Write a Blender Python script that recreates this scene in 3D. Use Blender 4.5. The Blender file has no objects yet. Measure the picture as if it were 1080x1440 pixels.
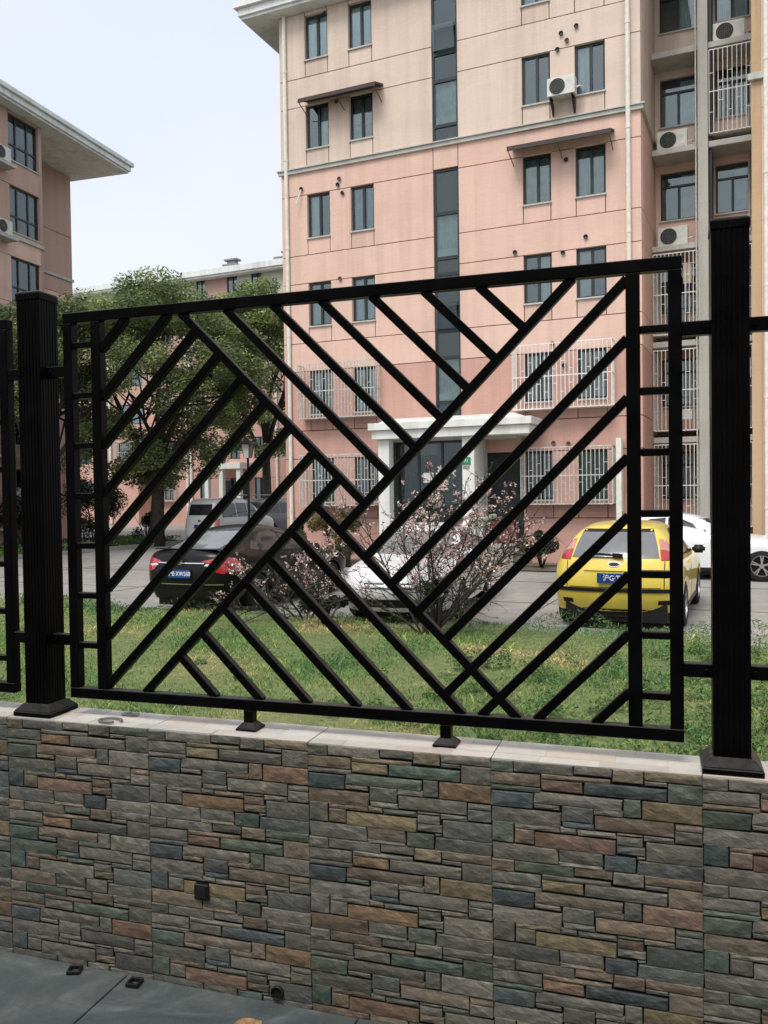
import bpy, bmesh, math, random
import numpy as np
from mathutils import Vector, Matrix
from mathutils.bvhtree import BVHTree

random.seed(7)
rng = np.random.default_rng(7)
scene = bpy.context.scene
COL = scene.collection
R = math.radians

# ------------------------------------------------------------------ camera
def camera():
    th = math.atan(28 / 1200.0); rho = 0.014
    f = Vector((0, math.cos(th), -math.sin(th))); u0 = Vector((0, math.sin(th), math.cos(th))); r0 = Vector((1, 0, 0))
    r = r0 * math.cos(rho) - u0 * math.sin(rho); u = u0 * math.cos(rho) + r0 * math.sin(rho)
    cd = bpy.data.cameras.new('camera'); c = bpy.data.objects.new('camera', cd); COL.objects.link(c)
    m = Matrix((r, u, -f)).transposed().to_4x4(); m.translation = Vector((0, 0, 1.6)); c.matrix_world = m
    cd.sensor_fit = 'VERTICAL'; cd.sensor_height = 36; cd.sensor_width = 27; cd.lens = 30
    cd.clip_start = 0.05; cd.clip_end = 2000
    scene.camera = c
camera()

# ------------------------------------------------------------------ sky, sun, exposure
SUN_AZ, SUN_EL = R(212), R(58)      # azimuth clockwise from +Y: behind the camera, to the left
def world():
    w = bpy.data.worlds.new('World'); scene.world = w; w.use_nodes = True
    nt = w.node_tree; nt.nodes.clear(); N = nt.nodes.new; L = nt.links.new
    sky = N('ShaderNodeTexSky'); sky.sky_type = 'NISHITA'; sky.sun_disc = False
    sky.sun_elevation = SUN_EL; sky.sun_rotation = SUN_AZ; sky.air_density = 1.0; sky.dust_density = 6.0
    hs = N('ShaderNodeHueSaturation'); hs.inputs['Saturation'].default_value = 0.35
    b1 = N('ShaderNodeBackground'); b1.inputs[1].default_value = 0.05
    L(sky.outputs[0], hs.inputs['Color']); L(hs.outputs[0], b1.inputs[0])
    # even overcast veil with faint cloud structure
    tc = N('ShaderNodeTexCoord'); mp = N('ShaderNodeMapping'); mp.inputs['Scale'].default_value = (1.2, 1.2, 2.6)
    nz = N('ShaderNodeTexNoise'); nz.inputs['Scale'].default_value = 1.6; nz.inputs['Detail'].default_value = 5
    cr = N('ShaderNodeValToRGB'); cr.color_ramp.elements[0].position = .3; cr.color_ramp.elements[1].position = .75
    cr.color_ramp.elements[0].color = (.79, .87, 1.0, 1); cr.color_ramp.elements[1].color = (.93, .97, 1.02, 1)
    b2 = N('ShaderNodeBackground'); b2.inputs[1].default_value = 0.57
    L(tc.outputs['Generated'], mp.inputs[0]); L(mp.outputs[0], nz.inputs[0]); L(nz.outputs[0], cr.inputs[0]); L(cr.outputs[0], b2.inputs[0])
    ad = N('ShaderNodeAddShader'); out = N('ShaderNodeOutputWorld')
    L(b1.outputs[0], ad.inputs[0]); L(b2.outputs[0], ad.inputs[1]); L(ad.outputs[0], out.inputs[0])
world()
def sun():
    d = bpy.data.lights.new('sun', 'SUN'); d.energy = 1.45; d.angle = R(25); d.color = (1, .97, .92)
    o = bpy.data.objects.new('sun', d); COL.objects.link(o)
    v = Vector((math.sin(SUN_AZ) * math.cos(SUN_EL), math.cos(SUN_AZ) * math.cos(SUN_EL), math.sin(SUN_EL)))
    o.rotation_euler = v.to_track_quat('Z', 'Y').to_euler(); o.location = (-10, -10, 30)
sun()
cy = scene.cycles; cy.max_bounces = 6; cy.diffuse_bounces = 3; cy.glossy_bounces = 3; cy.transmission_bounces = 3; cy.transparent_max_bounces = 8
vs = scene.view_settings
vs.view_transform = 'Standard'; vs.look = 'None'; vs.exposure = 0.47; vs.gamma = 1; vs.use_curve_mapping = False

# ------------------------------------------------------------------ frames: the low wall (W) and the apartment block (B)
RW, RB = R(-18.2), R(-24.0)
WO = Vector((0, 2.535, 0)); BO = Vector((-3.0026, 26.3, -0.4))
WX, WY = Vector((math.cos(RW), math.sin(RW), 0)), Vector((-math.sin(RW), math.cos(RW), 0))
BX, BY = Vector((math.cos(RB), math.sin(RB), 0)), Vector((-math.sin(RB), math.cos(RB), 0))
def wpos(x, y, z=0): return WO + WX * x + WY * y + Vector((0, 0, z))
def bpos(x, y, z=0): return BO + BX * x + BY * y + Vector((0, 0, z))

# ------------------------------------------------------------------ materials
MATS = {}
class NT:
    def __init__(s, name):
        s.m = bpy.data.materials.new(name); s.m.use_nodes = True; s.t = s.m.node_tree
        s.b = s.t.nodes['Principled BSDF']; s.out = s.t.nodes['Material Output']; MATS[name] = s.m
        s.b.inputs['Specular IOR Level'].default_value = .3
    def n(s, k, **kw):
        x = s.t.nodes.new('ShaderNode' + k)
        for a, v in kw.items(): setattr(x, a, v)
        return x
    def l(s, a, b): s.t.links.new(a, b)
    def pos(s): return s.n('NewGeometry').outputs['Position']
    def obj(s): return s.n('TexCoord').outputs['Object']
    def noise(s, vec, scale, detail=4, rough=.55, stretch=None, dist=0):
        if stretch:
            mp = s.n('Mapping'); mp.inputs['Scale'].default_value = stretch; s.l(vec, mp.inputs[0]); vec = mp.outputs[0]
        x = s.n('TexNoise'); x.inputs['Scale'].default_value = scale; x.inputs['Detail'].default_value = detail
        x.inputs['Roughness'].default_value = rough; x.inputs['Distortion'].default_value = dist; s.l(vec, x.inputs[0]); return x.outputs[0]
    def ramp(s, fac, stops):
        x = s.n('ValToRGB'); e = x.color_ramp.elements
        while len(e) < len(stops): e.new(.5)
        for q, (p, c) in zip(e, stops): q.position = p; q.color = (*c, 1) if len(c) == 3 else c
        s.l(fac, x.inputs[0]); return x.outputs[0]
    def mix(s, fac, a, b, mode='MIX'):
        x = s.n('MixRGB', blend_type=mode)
        for i, v in enumerate((fac, a, b)):
            if hasattr(v, 'node'): s.l(v, x.inputs[i])
            elif i == 0: x.inputs[0].default_value = v
            else: x.inputs[i].default_value = (*v, 1)
        return x.outputs[0]
    def mul(s, a, v):
        x = s.n('Math', operation='MULTIPLY'); s.l(a, x.inputs[0]); x.inputs[1].default_value = v; return x.outputs[0]
    def color(s, c):
        if hasattr(c, 'node'): s.l(c, s.b.inputs['Base Color'])
        else: s.b.inputs['Base Color'].default_value = (*c, 1)
    def bump(s, h, strength=.3, dist=.01):
        x = s.n('Bump'); x.inputs['Strength'].default_value = strength; x.inputs['Distance'].default_value = dist
        s.l(h, x.inputs['Height']); s.l(x.outputs[0], s.b.inputs['Normal'])
    def rough(s, v): 
        if hasattr(v, 'node'): s.l(v, s.b.inputs['Roughness'])
        else: s.b.inputs['Roughness'].default_value = v
    def metal(s, v): s.b.inputs['Metallic'].default_value = v
    def spec(s, v): s.b.inputs['Specular IOR Level'].default_value = v
    def coat(s, v, r=.03): s.b.inputs['Coat Weight'].default_value = v; s.b.inputs['Coat Roughness'].default_value = r

def sc(c, k): return tuple(min(1, x * k) for x in c)
def plain(name, c, rough=.6, metal=0, spec=.3, var=.12, scale=6, bump=0, coat=0):
    t = NT(name); n = t.noise(t.pos(), scale, 5)
    t.color(t.ramp(n, [(.3, sc(c, 1 - var)), (.7, sc(c, 1 + var))])); t.rough(rough); t.metal(metal); t.spec(spec)
    if bump: t.bump(t.noise(t.pos(), scale * 12, 4), bump, .004)
    if coat: t.coat(coat)
    return t.m

def stucco(name, c, dirt):
    t = NT(name); p = t.pos()
    big = t.noise(p, .45, 5); streak = t.noise(p, 1.0, 6, .65, (2.6, 2.6, .16)); fine = t.noise(p, 26, 4)
    brick = t.noise(p, 9, 3, .5, (.35, .35, 5))
    patchy = t.noise(p, .9, 3, .5, (.5, .5, 1.1)); base = t.ramp(big, [(.3, sc(c, .90)), (.7, sc(c, 1.08))]); base = t.mix(.5, base, t.ramp(patchy, [(.40, sc(c, .92)), (.47, sc(c, 1.06)), (.60, (c[0] * 1.02, c[1] * 1.10, c[2] * 1.12))]))
    base = t.mix(t.mul(t.ramp(streak, [(.45, (0, 0, 0)), (.70, (1, 1, 1))]), .68), base, dirt)
    base = t.mix(.22, base, t.ramp(brick, [(.35, sc(c, .82)), (.65, sc(c, 1.12))]))
    base = t.mix(.14, base, t.ramp(fine, [(.3, sc(c, .7)), (.7, sc(c, 1.2))]))
    t.color(base); t.rough(.85); t.spec(.2); t.bump(fine, .25, .01)
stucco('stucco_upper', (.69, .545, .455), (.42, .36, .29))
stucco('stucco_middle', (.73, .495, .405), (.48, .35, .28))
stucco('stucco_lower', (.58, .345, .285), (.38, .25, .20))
stucco('stain_upper', (.64, .50, .41), (.28, .24, .19)); stucco('stain_middle', (.66, .45, .365), (.32, .24, .19)); stucco('stain_lower', (.52, .31, .255), (.26, .18, .15))
stucco('stucco_ochre', (.52, .36, .22), (.30, .22, .15))
stucco('stucco_far', (.50, .33, .27), (.38, .27, .22))
stucco('stucco_cream', (.58, .56, .44), (.42, .40, .32))
stucco('white_paint', (.74, .74, .70), (.40, .38, .32))
stucco('eave_paint', (.76, .77, .75), (.36, .36, .34))
stucco('grey_render', (.50, .49, .45), (.28, .27, .24))
plain('interior_dark', (.035, .04, .042), .9)
plain('frame_dark', (.022, .03, .032), .35, 0, .4)
plain('trim_black', (.012, .012, .013), .45, 0, .3)
plain('rubber', (.014, .014, .015), .8)
plain('pvc', (.72, .70, .62), .5)
plain('curtain', (.62, .64, .62), .9, var=.25, scale=3)
plain('curtain_white', (.78, .78, .75), .9, var=.15, scale=3); plain('curtain_beige', (.55, .47, .36), .9, var=.2, scale=3); plain('curtain_blue', (.30, .38, .42), .9, var=.2, scale=3)
plain('blind', (.42, .40, .34), .9, var=.3, scale=5)
plain('awning_brown', (.05, .038, .034), .7)
plain('ac_white', (.62, .62, .57), .55, var=.15)
plain('ac_dark', (.03, .035, .035), .6)
plain('grille_steel', (.52, .53, .49), .5, 0, .4, .25, 12)
plain('grille_white', (.78, .76, .73), .5, 0, .4, .15, 12)
plain('rust', (.16, .09, .06), .8, var=.4, scale=20)
plain('paper', (.8, .8, .78), .8)
plain('sign_green', (.02, .22, .10), .5)
plain('sign_grey', (.25, .25, .26), .5)
plain('kerb_stone', (.36, .35, .33), .85, bump=.3)
plain('bark', (.06, .05, .042), .9, var=.4, scale=9, bump=.6)
plain('twig', (.05, .042, .04), .85, var=.3, scale=9)
plain('chrome', (.75, .76, .78), .15, 1, .5, .03)
plain('alloy', (.62, .63, .65), .3, 1, .5, .05)
plain('maroon', (.22, .07, .07), .6)
plain('leaf_orange', (.42, .25, .12), .8, var=.45, scale=60)
plain('white_print', (.82, .84, .86), .6)
plain('soil', (.12, .10, .075), .95, var=.4, scale=3, bump=.8)
plain('dusty_metal', (.20, .21, .20), .5, .3)

def fence_mat():
    t = NT('fence_black'); n = t.noise(t.pos(), 9, 5); f = t.noise(t.pos(), 160, 3)
    t.color(t.ramp(n, [(.3, (.0018, .0018, .002)), (.75, (.0042, .0038, .004))])); t.rough(t.ramp(n, [(.3, (.26,) * 3), (.7, (.4,) * 3)]))
    t.spec(.07); t.bump(f, .08, .002)
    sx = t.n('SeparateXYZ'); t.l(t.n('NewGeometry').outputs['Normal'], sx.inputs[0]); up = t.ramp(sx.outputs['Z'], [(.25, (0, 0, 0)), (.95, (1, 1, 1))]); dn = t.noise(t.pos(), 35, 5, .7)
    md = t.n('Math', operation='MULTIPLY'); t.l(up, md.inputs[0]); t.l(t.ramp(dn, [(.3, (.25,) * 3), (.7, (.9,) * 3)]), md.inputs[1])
    t.color(t.mix(md.outputs[0], t.ramp(n, [(.3, (.0018, .0018, .002)), (.75, (.0045, .004, .0042))]), (.075, .074, .07)))  # dust grey on upward faces also paints in the bar-top highlights
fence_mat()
def glass_mat(name, tint, fac=.4):
    t = NT(name); t.t.nodes.remove(t.b)
    g = t.n('BsdfGlossy'); g.inputs['Roughness'].default_value = .03; g.inputs['Color'].default_value = (.8, .86, .88, 1)
    tr = t.n('BsdfTransparent'); tr.inputs[0].default_value = (*tint, 1)
    fr = t.n('Fresnel'); fr.inputs[0].default_value = 1.5
    md = t.n('Math', operation='MULTIPLY_ADD'); t.l(fr.outputs[0], md.inputs[0]); md.inputs[1].default_value = .9; md.inputs[2].default_value = fac * .28
    bp = t.n('Bump'); bp.inputs['Strength'].default_value = .12; bp.inputs['Distance'].default_value = .02; t.l(t.noise(t.pos(), 1.3, 2), bp.inputs['Height']); t.l(bp.outputs[0], g.inputs['Normal'])
    mx = t.n('MixShader'); t.l(md.outputs[0], mx.inputs[0]); t.l(tr.outputs[0], mx.inputs[1]); t.l(g.outputs[0], mx.inputs[2]); t.l(mx.outputs[0], t.out.inputs[0])
glass_mat('window_glass', (.78, .86, .87), .25)
glass_mat('stair_glass', (.80, .87, .88), .08)
plain('car_glass', (.02, .024, .027), .06, 0, .7, .1)
plain('car_glass_grey', (.16, .165, .17), .12, 0, .7, .1)
def paint(name, c, coat=.8, metal=0.0, rough=.35):
    t = NT(name); n = t.noise(t.pos(), 3, 4); d = t.noise(t.pos(), 40, 4)
    col = t.ramp(n, [(.3, sc(c, .94)), (.7, sc(c, 1.05))]); col = t.mix(.06 if max(c) > .05 else .012, col, t.ramp(d, [(.4, (.25, .23, .2)), (.6, (.5, .47, .42))]))
    t.color(col); t.metal(metal); dk = max(c) < .05; t.rough(.22 if dk else rough); t.coat(.12 if dk else coat, .04); t.spec(.16 if dk else .4)
paint('paint_black', (.005, .005, .006)); paint('paint_white', (.76, .77, .78)); paint('paint_yellow', (.76, .58, .07)); paint('paint_grey', (.09, .095, .10)); paint('paint_van', (.74, .74, .74))
plain('lamp_red', (.42, .012, .018), .15, 0, .6, .1, coat=1); plain('lamp_clear', (.62, .60, .58), .15, 0, .6, .08, coat=1); plain('lamp_pink', (.55, .22, .19), .2, 0, .6, .1, coat=.8)
plain('plate_blue', (.012, .05, .20), .4)

def stone_mat(name, attr):
    t = NT(name)
    if attr: a = t.n('VertexColor'); a.layer_name = 'stone'; base = a.outputs[0]; sh = None
    else: base = t.n('ObjectInfo').outputs['Color']
    p = t.pos()
    mp = t.n('Mapping'); mp.inputs['Rotation'].default_value = (0, R(-24), R(18)); t.l(p, mp.inputs[0])
    vein = t.noise(mp.outputs[0], 13, 9, .72, (1.0, 1.0, 4.5), .9); blot = t.noise(p, 26, 6, .65); fine = t.noise(p, 170, 4, .6)
    c = t.mix(.75, base, t.ramp(vein, [(.28, (.26,) * 3), (.45, (.80,) * 3), (.56, (1.12,) * 3), (.70, (2.2, 2.12, 2.0))]), 'MULTIPLY')
    c = t.mix(.55, c, t.ramp(blot, [(.3, (.50, .54, .55)), (.7, (1.5, 1.42, 1.30))]), 'MULTIPLY')
    c = t.mix(.35, c, t.ramp(fine, [(.3, (.7,) * 3), (.7, (1.3,) * 3)]), 'MULTIPLY')
    t.color(c); t.rough(t.ramp(blot, [(.3, (.42,) * 3), (.7, (.62,) * 3)])); t.spec(.32)
    ad = t.n('Math', operation='ADD'); t.l(vein, ad.inputs[0]); t.l(t.mul(fine, .25), ad.inputs[1]); t.bump(ad.outputs[0], .55, .008)
stone_mat('stone', False); stone_mat('stone_far', True)
def coping_mat():
    t = NT('coping'); a = t.n('VertexColor'); a.layer_name = 'stone'; p = t.pos(); b = t.noise(p, 22, 5, .6); f = t.noise(p, 120, 4)
    t.color(t.mix(.3, a.outputs[0], t.ramp(b, [(.3, (.70, .70, .68)), (.7, (1.22, 1.18, 1.14))]), 'MULTIPLY')); t.rough(.45); t.spec(.4); t.bump(f, .15, .003)
coping_mat()
plain('grout', (.014, .0135, .012), .9)
def slate():
    t = NT('slate_paving'); p = t.pos()
    v = t.noise(p, 2.2, 9, .68, (1, 1.8, 1), 1.6); f = t.noise(p, 40, 4); b = t.noise(p, .9, 4)
    c = t.ramp(v, [(.28, (.055, .07, .07)), (.5, (.105, .125, .122)), (.63, (.20, .22, .215)), (.74, (.40, .41, .39))])
    c = t.mix(.4, c, t.ramp(b, [(.3, (.05, .068, .07)), (.7, (.13, .145, .14))]))
    g = t.noise(p, 260, 3, .7); c = t.mix(.5, c, t.ramp(g, [(.3, (.62,) * 3), (.7, (1.4, 1.38, 1.33))]), 'MULTIPLY'); t.color(c); t.rough(t.ramp(f, [(.3, (.34,) * 3), (.7, (.55,) * 3)])); t.bump(g, .2, .003)
slate()
def concrete():
    t = NT('concrete'); p = t.pos(); a = t.noise(p, .35, 6, .6); b = t.noise(p, 3, 6, .65); f = t.noise(p, 60, 4)
    c = t.ramp(a, [(.3, (.20, .19, .175)), (.7, (.36, .34, .32))]); c = t.mix(.35, c, t.ramp(b, [(.3, (.14, .13, .12)), (.7, (.42, .40, .37))]))
    t.color(c); t.rough(.8); t.bump(f, .3, .006)
concrete()
def lawn():
    t = NT('lawn_soil'); p = t.pos(); a = t.noise(p, .55, 5, .6); b = t.noise(p, 9, 5, .7)
    c = t.ramp(a, [(.32, (.13, .19, .065)), (.5, (.18, .23, .085)), (.64, (.30, .29, .13)), (.72, (.46, .38, .24))])
    c = t.mix(.6, c, t.ramp(b, [(.3, (.03, .035, .015)), (.7, (.20, .20, .08))])); t.color(c); t.rough(.95); t.bump(b, .8, .03)
    t = NT('grass_blade'); p = t.pos(); a = t.noise(p, .55, 5, .6); isl = t.n('NewGeometry').outputs['Random Per Island']
    c = t.ramp(a, [(.30, (.085, .21, .09)), (.44, (.14, .28, .105)), (.56, (.26, .35, .135)), (.64, (.55, .46, .28))])
    d = t.ramp(isl, [(0, (.55, .62, .5)), (.5, (1, 1, .9)), (.85, (1.25, 1.15, .9)), (1, (2.0, 1.6, 1.0))])
    t.color(t.mix(1, c, d, 'MULTIPLY')); t.rough(.75); t.spec(.2)
lawn()
def leaf(name, dark, mid, light, scale=.7):
    t = NT(name); isl = t.n('NewGeometry').outputs['Random Per Island']; a = t.noise(t.pos(), scale, 3)
    c = t.ramp(a, [(.35, dark), (.5, mid), (.68, light)]); c = t.mix(1, c, t.ramp(isl, [(0, (.5, .55, .5)), (.6, (1.05, 1.05, 1)), (1, (1.6, 1.5, 1.3))]), 'MULTIPLY')
    t.color(c); t.rough(.55); t.spec(.3)
    tl = t.n('BsdfTranslucent'); t.l(c, tl.inputs[0]); mx = t.n('MixShader'); mx.inputs[0].default_value = .35; t.l(t.b.outputs[0], mx.inputs[1]); t.l(tl.outputs[0], mx.inputs[2]); t.l(mx.outputs[0], t.out.inputs[0])
leaf('leaf_camphor', (.11, .165, .085), (.22, .285, .13), (.40, .45, .20), .9)
leaf('leaf_dark', (.012, .022, .014), (.025, .04, .022), (.05, .065, .035))
leaf('leaf_hedge', (.03, .055, .022), (.06, .09, .03), (.12, .14, .05), 2)
leaf('leaf_yellow', (.09, .10, .035), (.17, .15, .06), (.28, .20, .10), 2)
leaf('leaf_weed', (.07, .15, .055), (.12, .22, .08), (.22, .31, .12), 3)
leaf('leaf_shrub', (.05, .065, .04), (.09, .10, .055), (.16, .16, .09), 3)
leaf('petal_pink', (.60, .36, .40), (.74, .55, .57), (.82, .74, .73), 1.9)
leaf('petal_rose', (.55, .14, .16), (.66, .22, .24), (.7, .3, .3), 6)

# ------------------------------------------------------------------ mesh helpers
def link(name, me, parent=None, loc=None, rz=None):
    o = bpy.data.objects.new(name, me); COL.objects.link(o)
    if parent is not None: o.parent = parent
    if loc is not None: o.location = loc
    if rz is not None: o.rotation_euler = (0, 0, rz)
    return o
def tag(o, label, cat, group=None):
    o['label'] = label; o['category'] = cat
    if group: o['group'] = group
    return o
def thing(name, label, cat, loc, rz=0, group=None):
    return tag(link(name, None, None, loc, rz), label, cat, group)
def struct(o): o['kind'] = 'structure'; return o

class MB:
    def __init__(s): s.v = []; s.f = []
    def add(s, v, f):
        b = len(s.v); s.v += [tuple(p) for p in v]; s.f += [tuple(i + b for i in q) for q in f]; return s
    def box(s, x0, x1, y0, y1, z0, z1):
        return s.add([(x0, y0, z0), (x1, y0, z0), (x1, y1, z0), (x0, y1, z0), (x0, y0, z1), (x1, y0, z1), (x1, y1, z1), (x0, y1, z1)],
                     [(0, 3, 2, 1), (4, 5, 6, 7), (0, 1, 5, 4), (1, 2, 6, 5), (2, 3, 7, 6), (3, 0, 4, 7)])
    def frustum(s, cx, cy, z0, z1, a0, b0, a1, b1):
        q = lambda a, b, z: [(cx - a, cy - b, z), (cx + a, cy - b, z), (cx + a, cy + b, z), (cx - a, cy + b, z)]
        return s.add(q(a0, b0, z0) + q(a1, b1, z1), [(0, 3, 2, 1), (4, 5, 6, 7), (0, 1, 5, 4), (1, 2, 6, 5), (2, 3, 7, 6), (3, 0, 4, 7)])
    def prism(s, poly, axis, a, b):
        n = len(poly)
        def P(p, h):
            if axis == 'y': return (p[0], h, p[1])
            if axis == 'x': return (h, p[0], p[1])
            return (p[0], p[1], h)
        v = [P(p, a) for p in poly] + [P(p, b) for p in poly]
        return s.add(v, [tuple(range(n)), tuple(range(2 * n - 1, n - 1, -1))] + [(i, i + n, (i + 1) % n + n, (i + 1) % n) for i in range(n)])
    def tube(s, pts, rad, n=8, caps=True):
        pts = [Vector(p) for p in pts]
        if not hasattr(rad, '__len__'): rad = [rad] * len(pts)
        vs = []; up = None
        for i, p in enumerate(pts):
            d = (pts[min(i + 1, len(pts) - 1)] - pts[max(i - 1, 0)]).normalized()
            if up is None:
                up = Vector((0, 0, 1)) if abs(d.z) < .9 else Vector((1, 0, 0))
            a = d.cross(up)
            if a.length < 1e-4: a = d.cross(Vector((0, 1, 0)))
            a.normalize(); b = a.cross(d).normalized(); up = b
            for k in range(n):
                t = 2 * math.pi * k / n; vs.append(p + (a * math.cos(t) + b * math.sin(t)) * rad[i])
        f = [(i * n + k, i * n + (k + 1) % n, (i + 1) * n + (k + 1) % n, (i + 1) * n + k) for i in range(len(pts) - 1) for k in range(n)]
        if caps: f += [tuple(range(n))[::-1], tuple((len(pts) - 1) * n + k for k in range(n))]
        return s.add(vs, f)
    def bar(s, p0, p1, w, d, normal=(0, 1, 0)):
        p0, p1, nrm = Vector(p0), Vector(p1), Vector(normal).normalized()
        a = (p1 - p0).normalized(); t = a.cross(nrm).normalized() * w / 2; e = nrm * d / 2
        v = [p + i * t + j * e for p in (p0, p1) for i, j in ((-1, -1), (1, -1), (1, 1), (-1, 1))]
        return s.add(v, [(0, 1, 2, 3), (7, 6, 5, 4), (0, 4, 5, 1), (1, 5, 6, 2), (2, 6, 7, 3), (3, 7, 4, 0)])
    def lathe(s, prof, n=24, axis='z', c=(0, 0, 0)):
        v = []
        for r, h in prof:
            for k in range(n):
                t = 2 * math.pi * k / n; a, b = r * math.cos(t), r * math.sin(t)
                v.append((c[0] + a, c[1] + b, c[2] + h) if axis == 'z' else ((c[0] + a, c[1] + h, c[2] + b) if axis == 'y' else (c[0] + h, c[1] + a, c[2] + b)))
        f = [(i * n + k, i * n + (k + 1) % n, (i + 1) * n + (k + 1) % n, (i + 1) * n + k) for i in range(len(prof) - 1) for k in range(n)]
        return s.add(v, f)
    def mesh(s, name, mat, bevel=0, smooth=False, segs=1):
        me = bpy.data.meshes.new(name); me.from_pydata(s.v, [], s.f)
        bm = bmesh.new(); bm.from_mesh(me)
        bmesh.ops.recalc_face_normals(bm, faces=bm.faces)
        if bevel:
            ed = [e for e in bm.edges if e.is_manifold and e.calc_face_angle(0) > .5]
            bmesh.ops.bevel(bm, geom=ed, offset=bevel, segments=segs, affect='EDGES', clamp_overlap=True)
        bm.to_mesh(me); bm.free()
        if mat: me.materials.append(MATS[mat])
        if smooth: me.shade_smooth()
        return me
    def build(s, name, mat, parent=None, bevel=0, smooth=False, segs=1, loc=None, rz=None):
        return link(name, s.mesh(name, mat, bevel, smooth, segs), parent, loc, rz)

def text_mesh(body, size, mat, extrude=.002, align='CENTER'):
    cu = bpy.data.curves.new('text', 'FONT'); cu.body = body; cu.size = size; cu.extrude = extrude; cu.align_x = align; cu.align_y = 'CENTER'
    o = bpy.data.objects.new('text', cu); COL.objects.link(o)
    dg = bpy.context.evaluated_depsgraph_get(); me = bpy.data.meshes.new_from_object(o.evaluated_get(dg))
    bpy.data.objects.remove(o); bpy.data.curves.remove(cu); me.materials.clear(); me.materials.append(MATS[mat]); return me
def np_mesh(name, V, F, mat):
    V = np.asarray(V, np.float32); F = np.asarray(F, np.int32); me = bpy.data.meshes.new(name); k = F.shape[1]
    me.vertices.add(len(V)); me.vertices.foreach_set('co', V.ravel()); me.loops.add(F.size); me.loops.foreach_set('vertex_index', F.ravel())
    me.polygons.add(len(F)); me.polygons.foreach_set('loop_start', np.arange(0, F.size, k, dtype=np.int32)); me.polygons.foreach_set('loop_total', np.full(len(F), k, np.int32))
    me.update(); me.validate(); me.materials.append(MATS[mat]); return me
def leaves_mesh(name, C, size, mat, aspect=.5, up=.3, jit=.4):
    C = np.asarray(C, float); n = len(C); nr = rng.normal(size=(n, 3)); nr[:, 2] = np.abs(nr[:, 2]) + up; nr /= np.linalg.norm(nr, axis=1)[:, None]
    a = np.cross(nr, rng.normal(size=(n, 3))); a /= np.linalg.norm(a, axis=1)[:, None] + 1e-9; b = np.cross(nr, a)
    s = (size * (1 + jit * (rng.random(n) * 2 - 1)))[:, None]
    V = np.stack([C - a * s * .5, C + b * s * aspect * .5 + nr * s * .06, C + a * s * .5, C - b * s * aspect * .5 + nr * s * .06], 1).reshape(-1, 3)
    return np_mesh(name, V, np.arange(4 * n).reshape(n, 4), mat)

# ------------------------------------------------------------------ ground, terrace, lawn
def ground():
    m = MB(); m.add([(-220, -60, -.404), (220, -60, -.404), (220, 330, -.404), (-220, 330, -.404)], [(0, 1, 2, 3)])
    struct(m.build('ground', 'soil'))
    # concrete yard: everything between the lawn and the buildings
    V = [bpos(x, y, 0) for x, y in ((-60, -11.3), (40, -11.3), (40, 60), (-60, 60))]
    struct(MB().add(V, [(0, 1, 2, 3)]).build('parking_yard', 'concrete'))
    # expansion joints of the yard slabs
    j = MB()
    for y in (-8.0, -4.6, 3.2, 7.5, 12):
        a, b = bpos(-40, y, .004), bpos(30, y, .004); j.bar(a, b, .025, .004, (0, 0, 1))
    for x in (-14, -9, -4, 1, 6.2, 10, 13.1, 17):
        j.bar(bpos(x, -11, .004), bpos(x, -2.2, .004), .025, .004, (0, 0, 1))
    struct(j.build('yard_joints', 'soil'))
ground()

def terrace():
    root = struct(link('terrace', None, None, wpos(0, 0, 0), RW))
    MB().box(-7, 7, -6, -.001, -.6, -.012).build('slab_bed', 'grout', root)
    first = None
    for j in range(6):
        for i in range(-6, 7):
            x0 = -.924 + .82 * i + (0 if j % 2 == 0 else .0); y1 = -.0015 - .82 * j
            if first is None: first = MB().box(.0025, .8175, -.8175, -.0025, -.03, 0).mesh('paving_slab', 'slate_paving', .003)
            o = link('paving_slab', first, root, (x0, y1, random.uniform(-.0015, .0008)))
    # added unseen wall behind the viewpoint, keeps sky light off the stone wall
    MB().box(-9, 10, -5.2, -4.5, -.4, 6.6).build('added_shade_wall', 'grey_render', root)
terrace()

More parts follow.
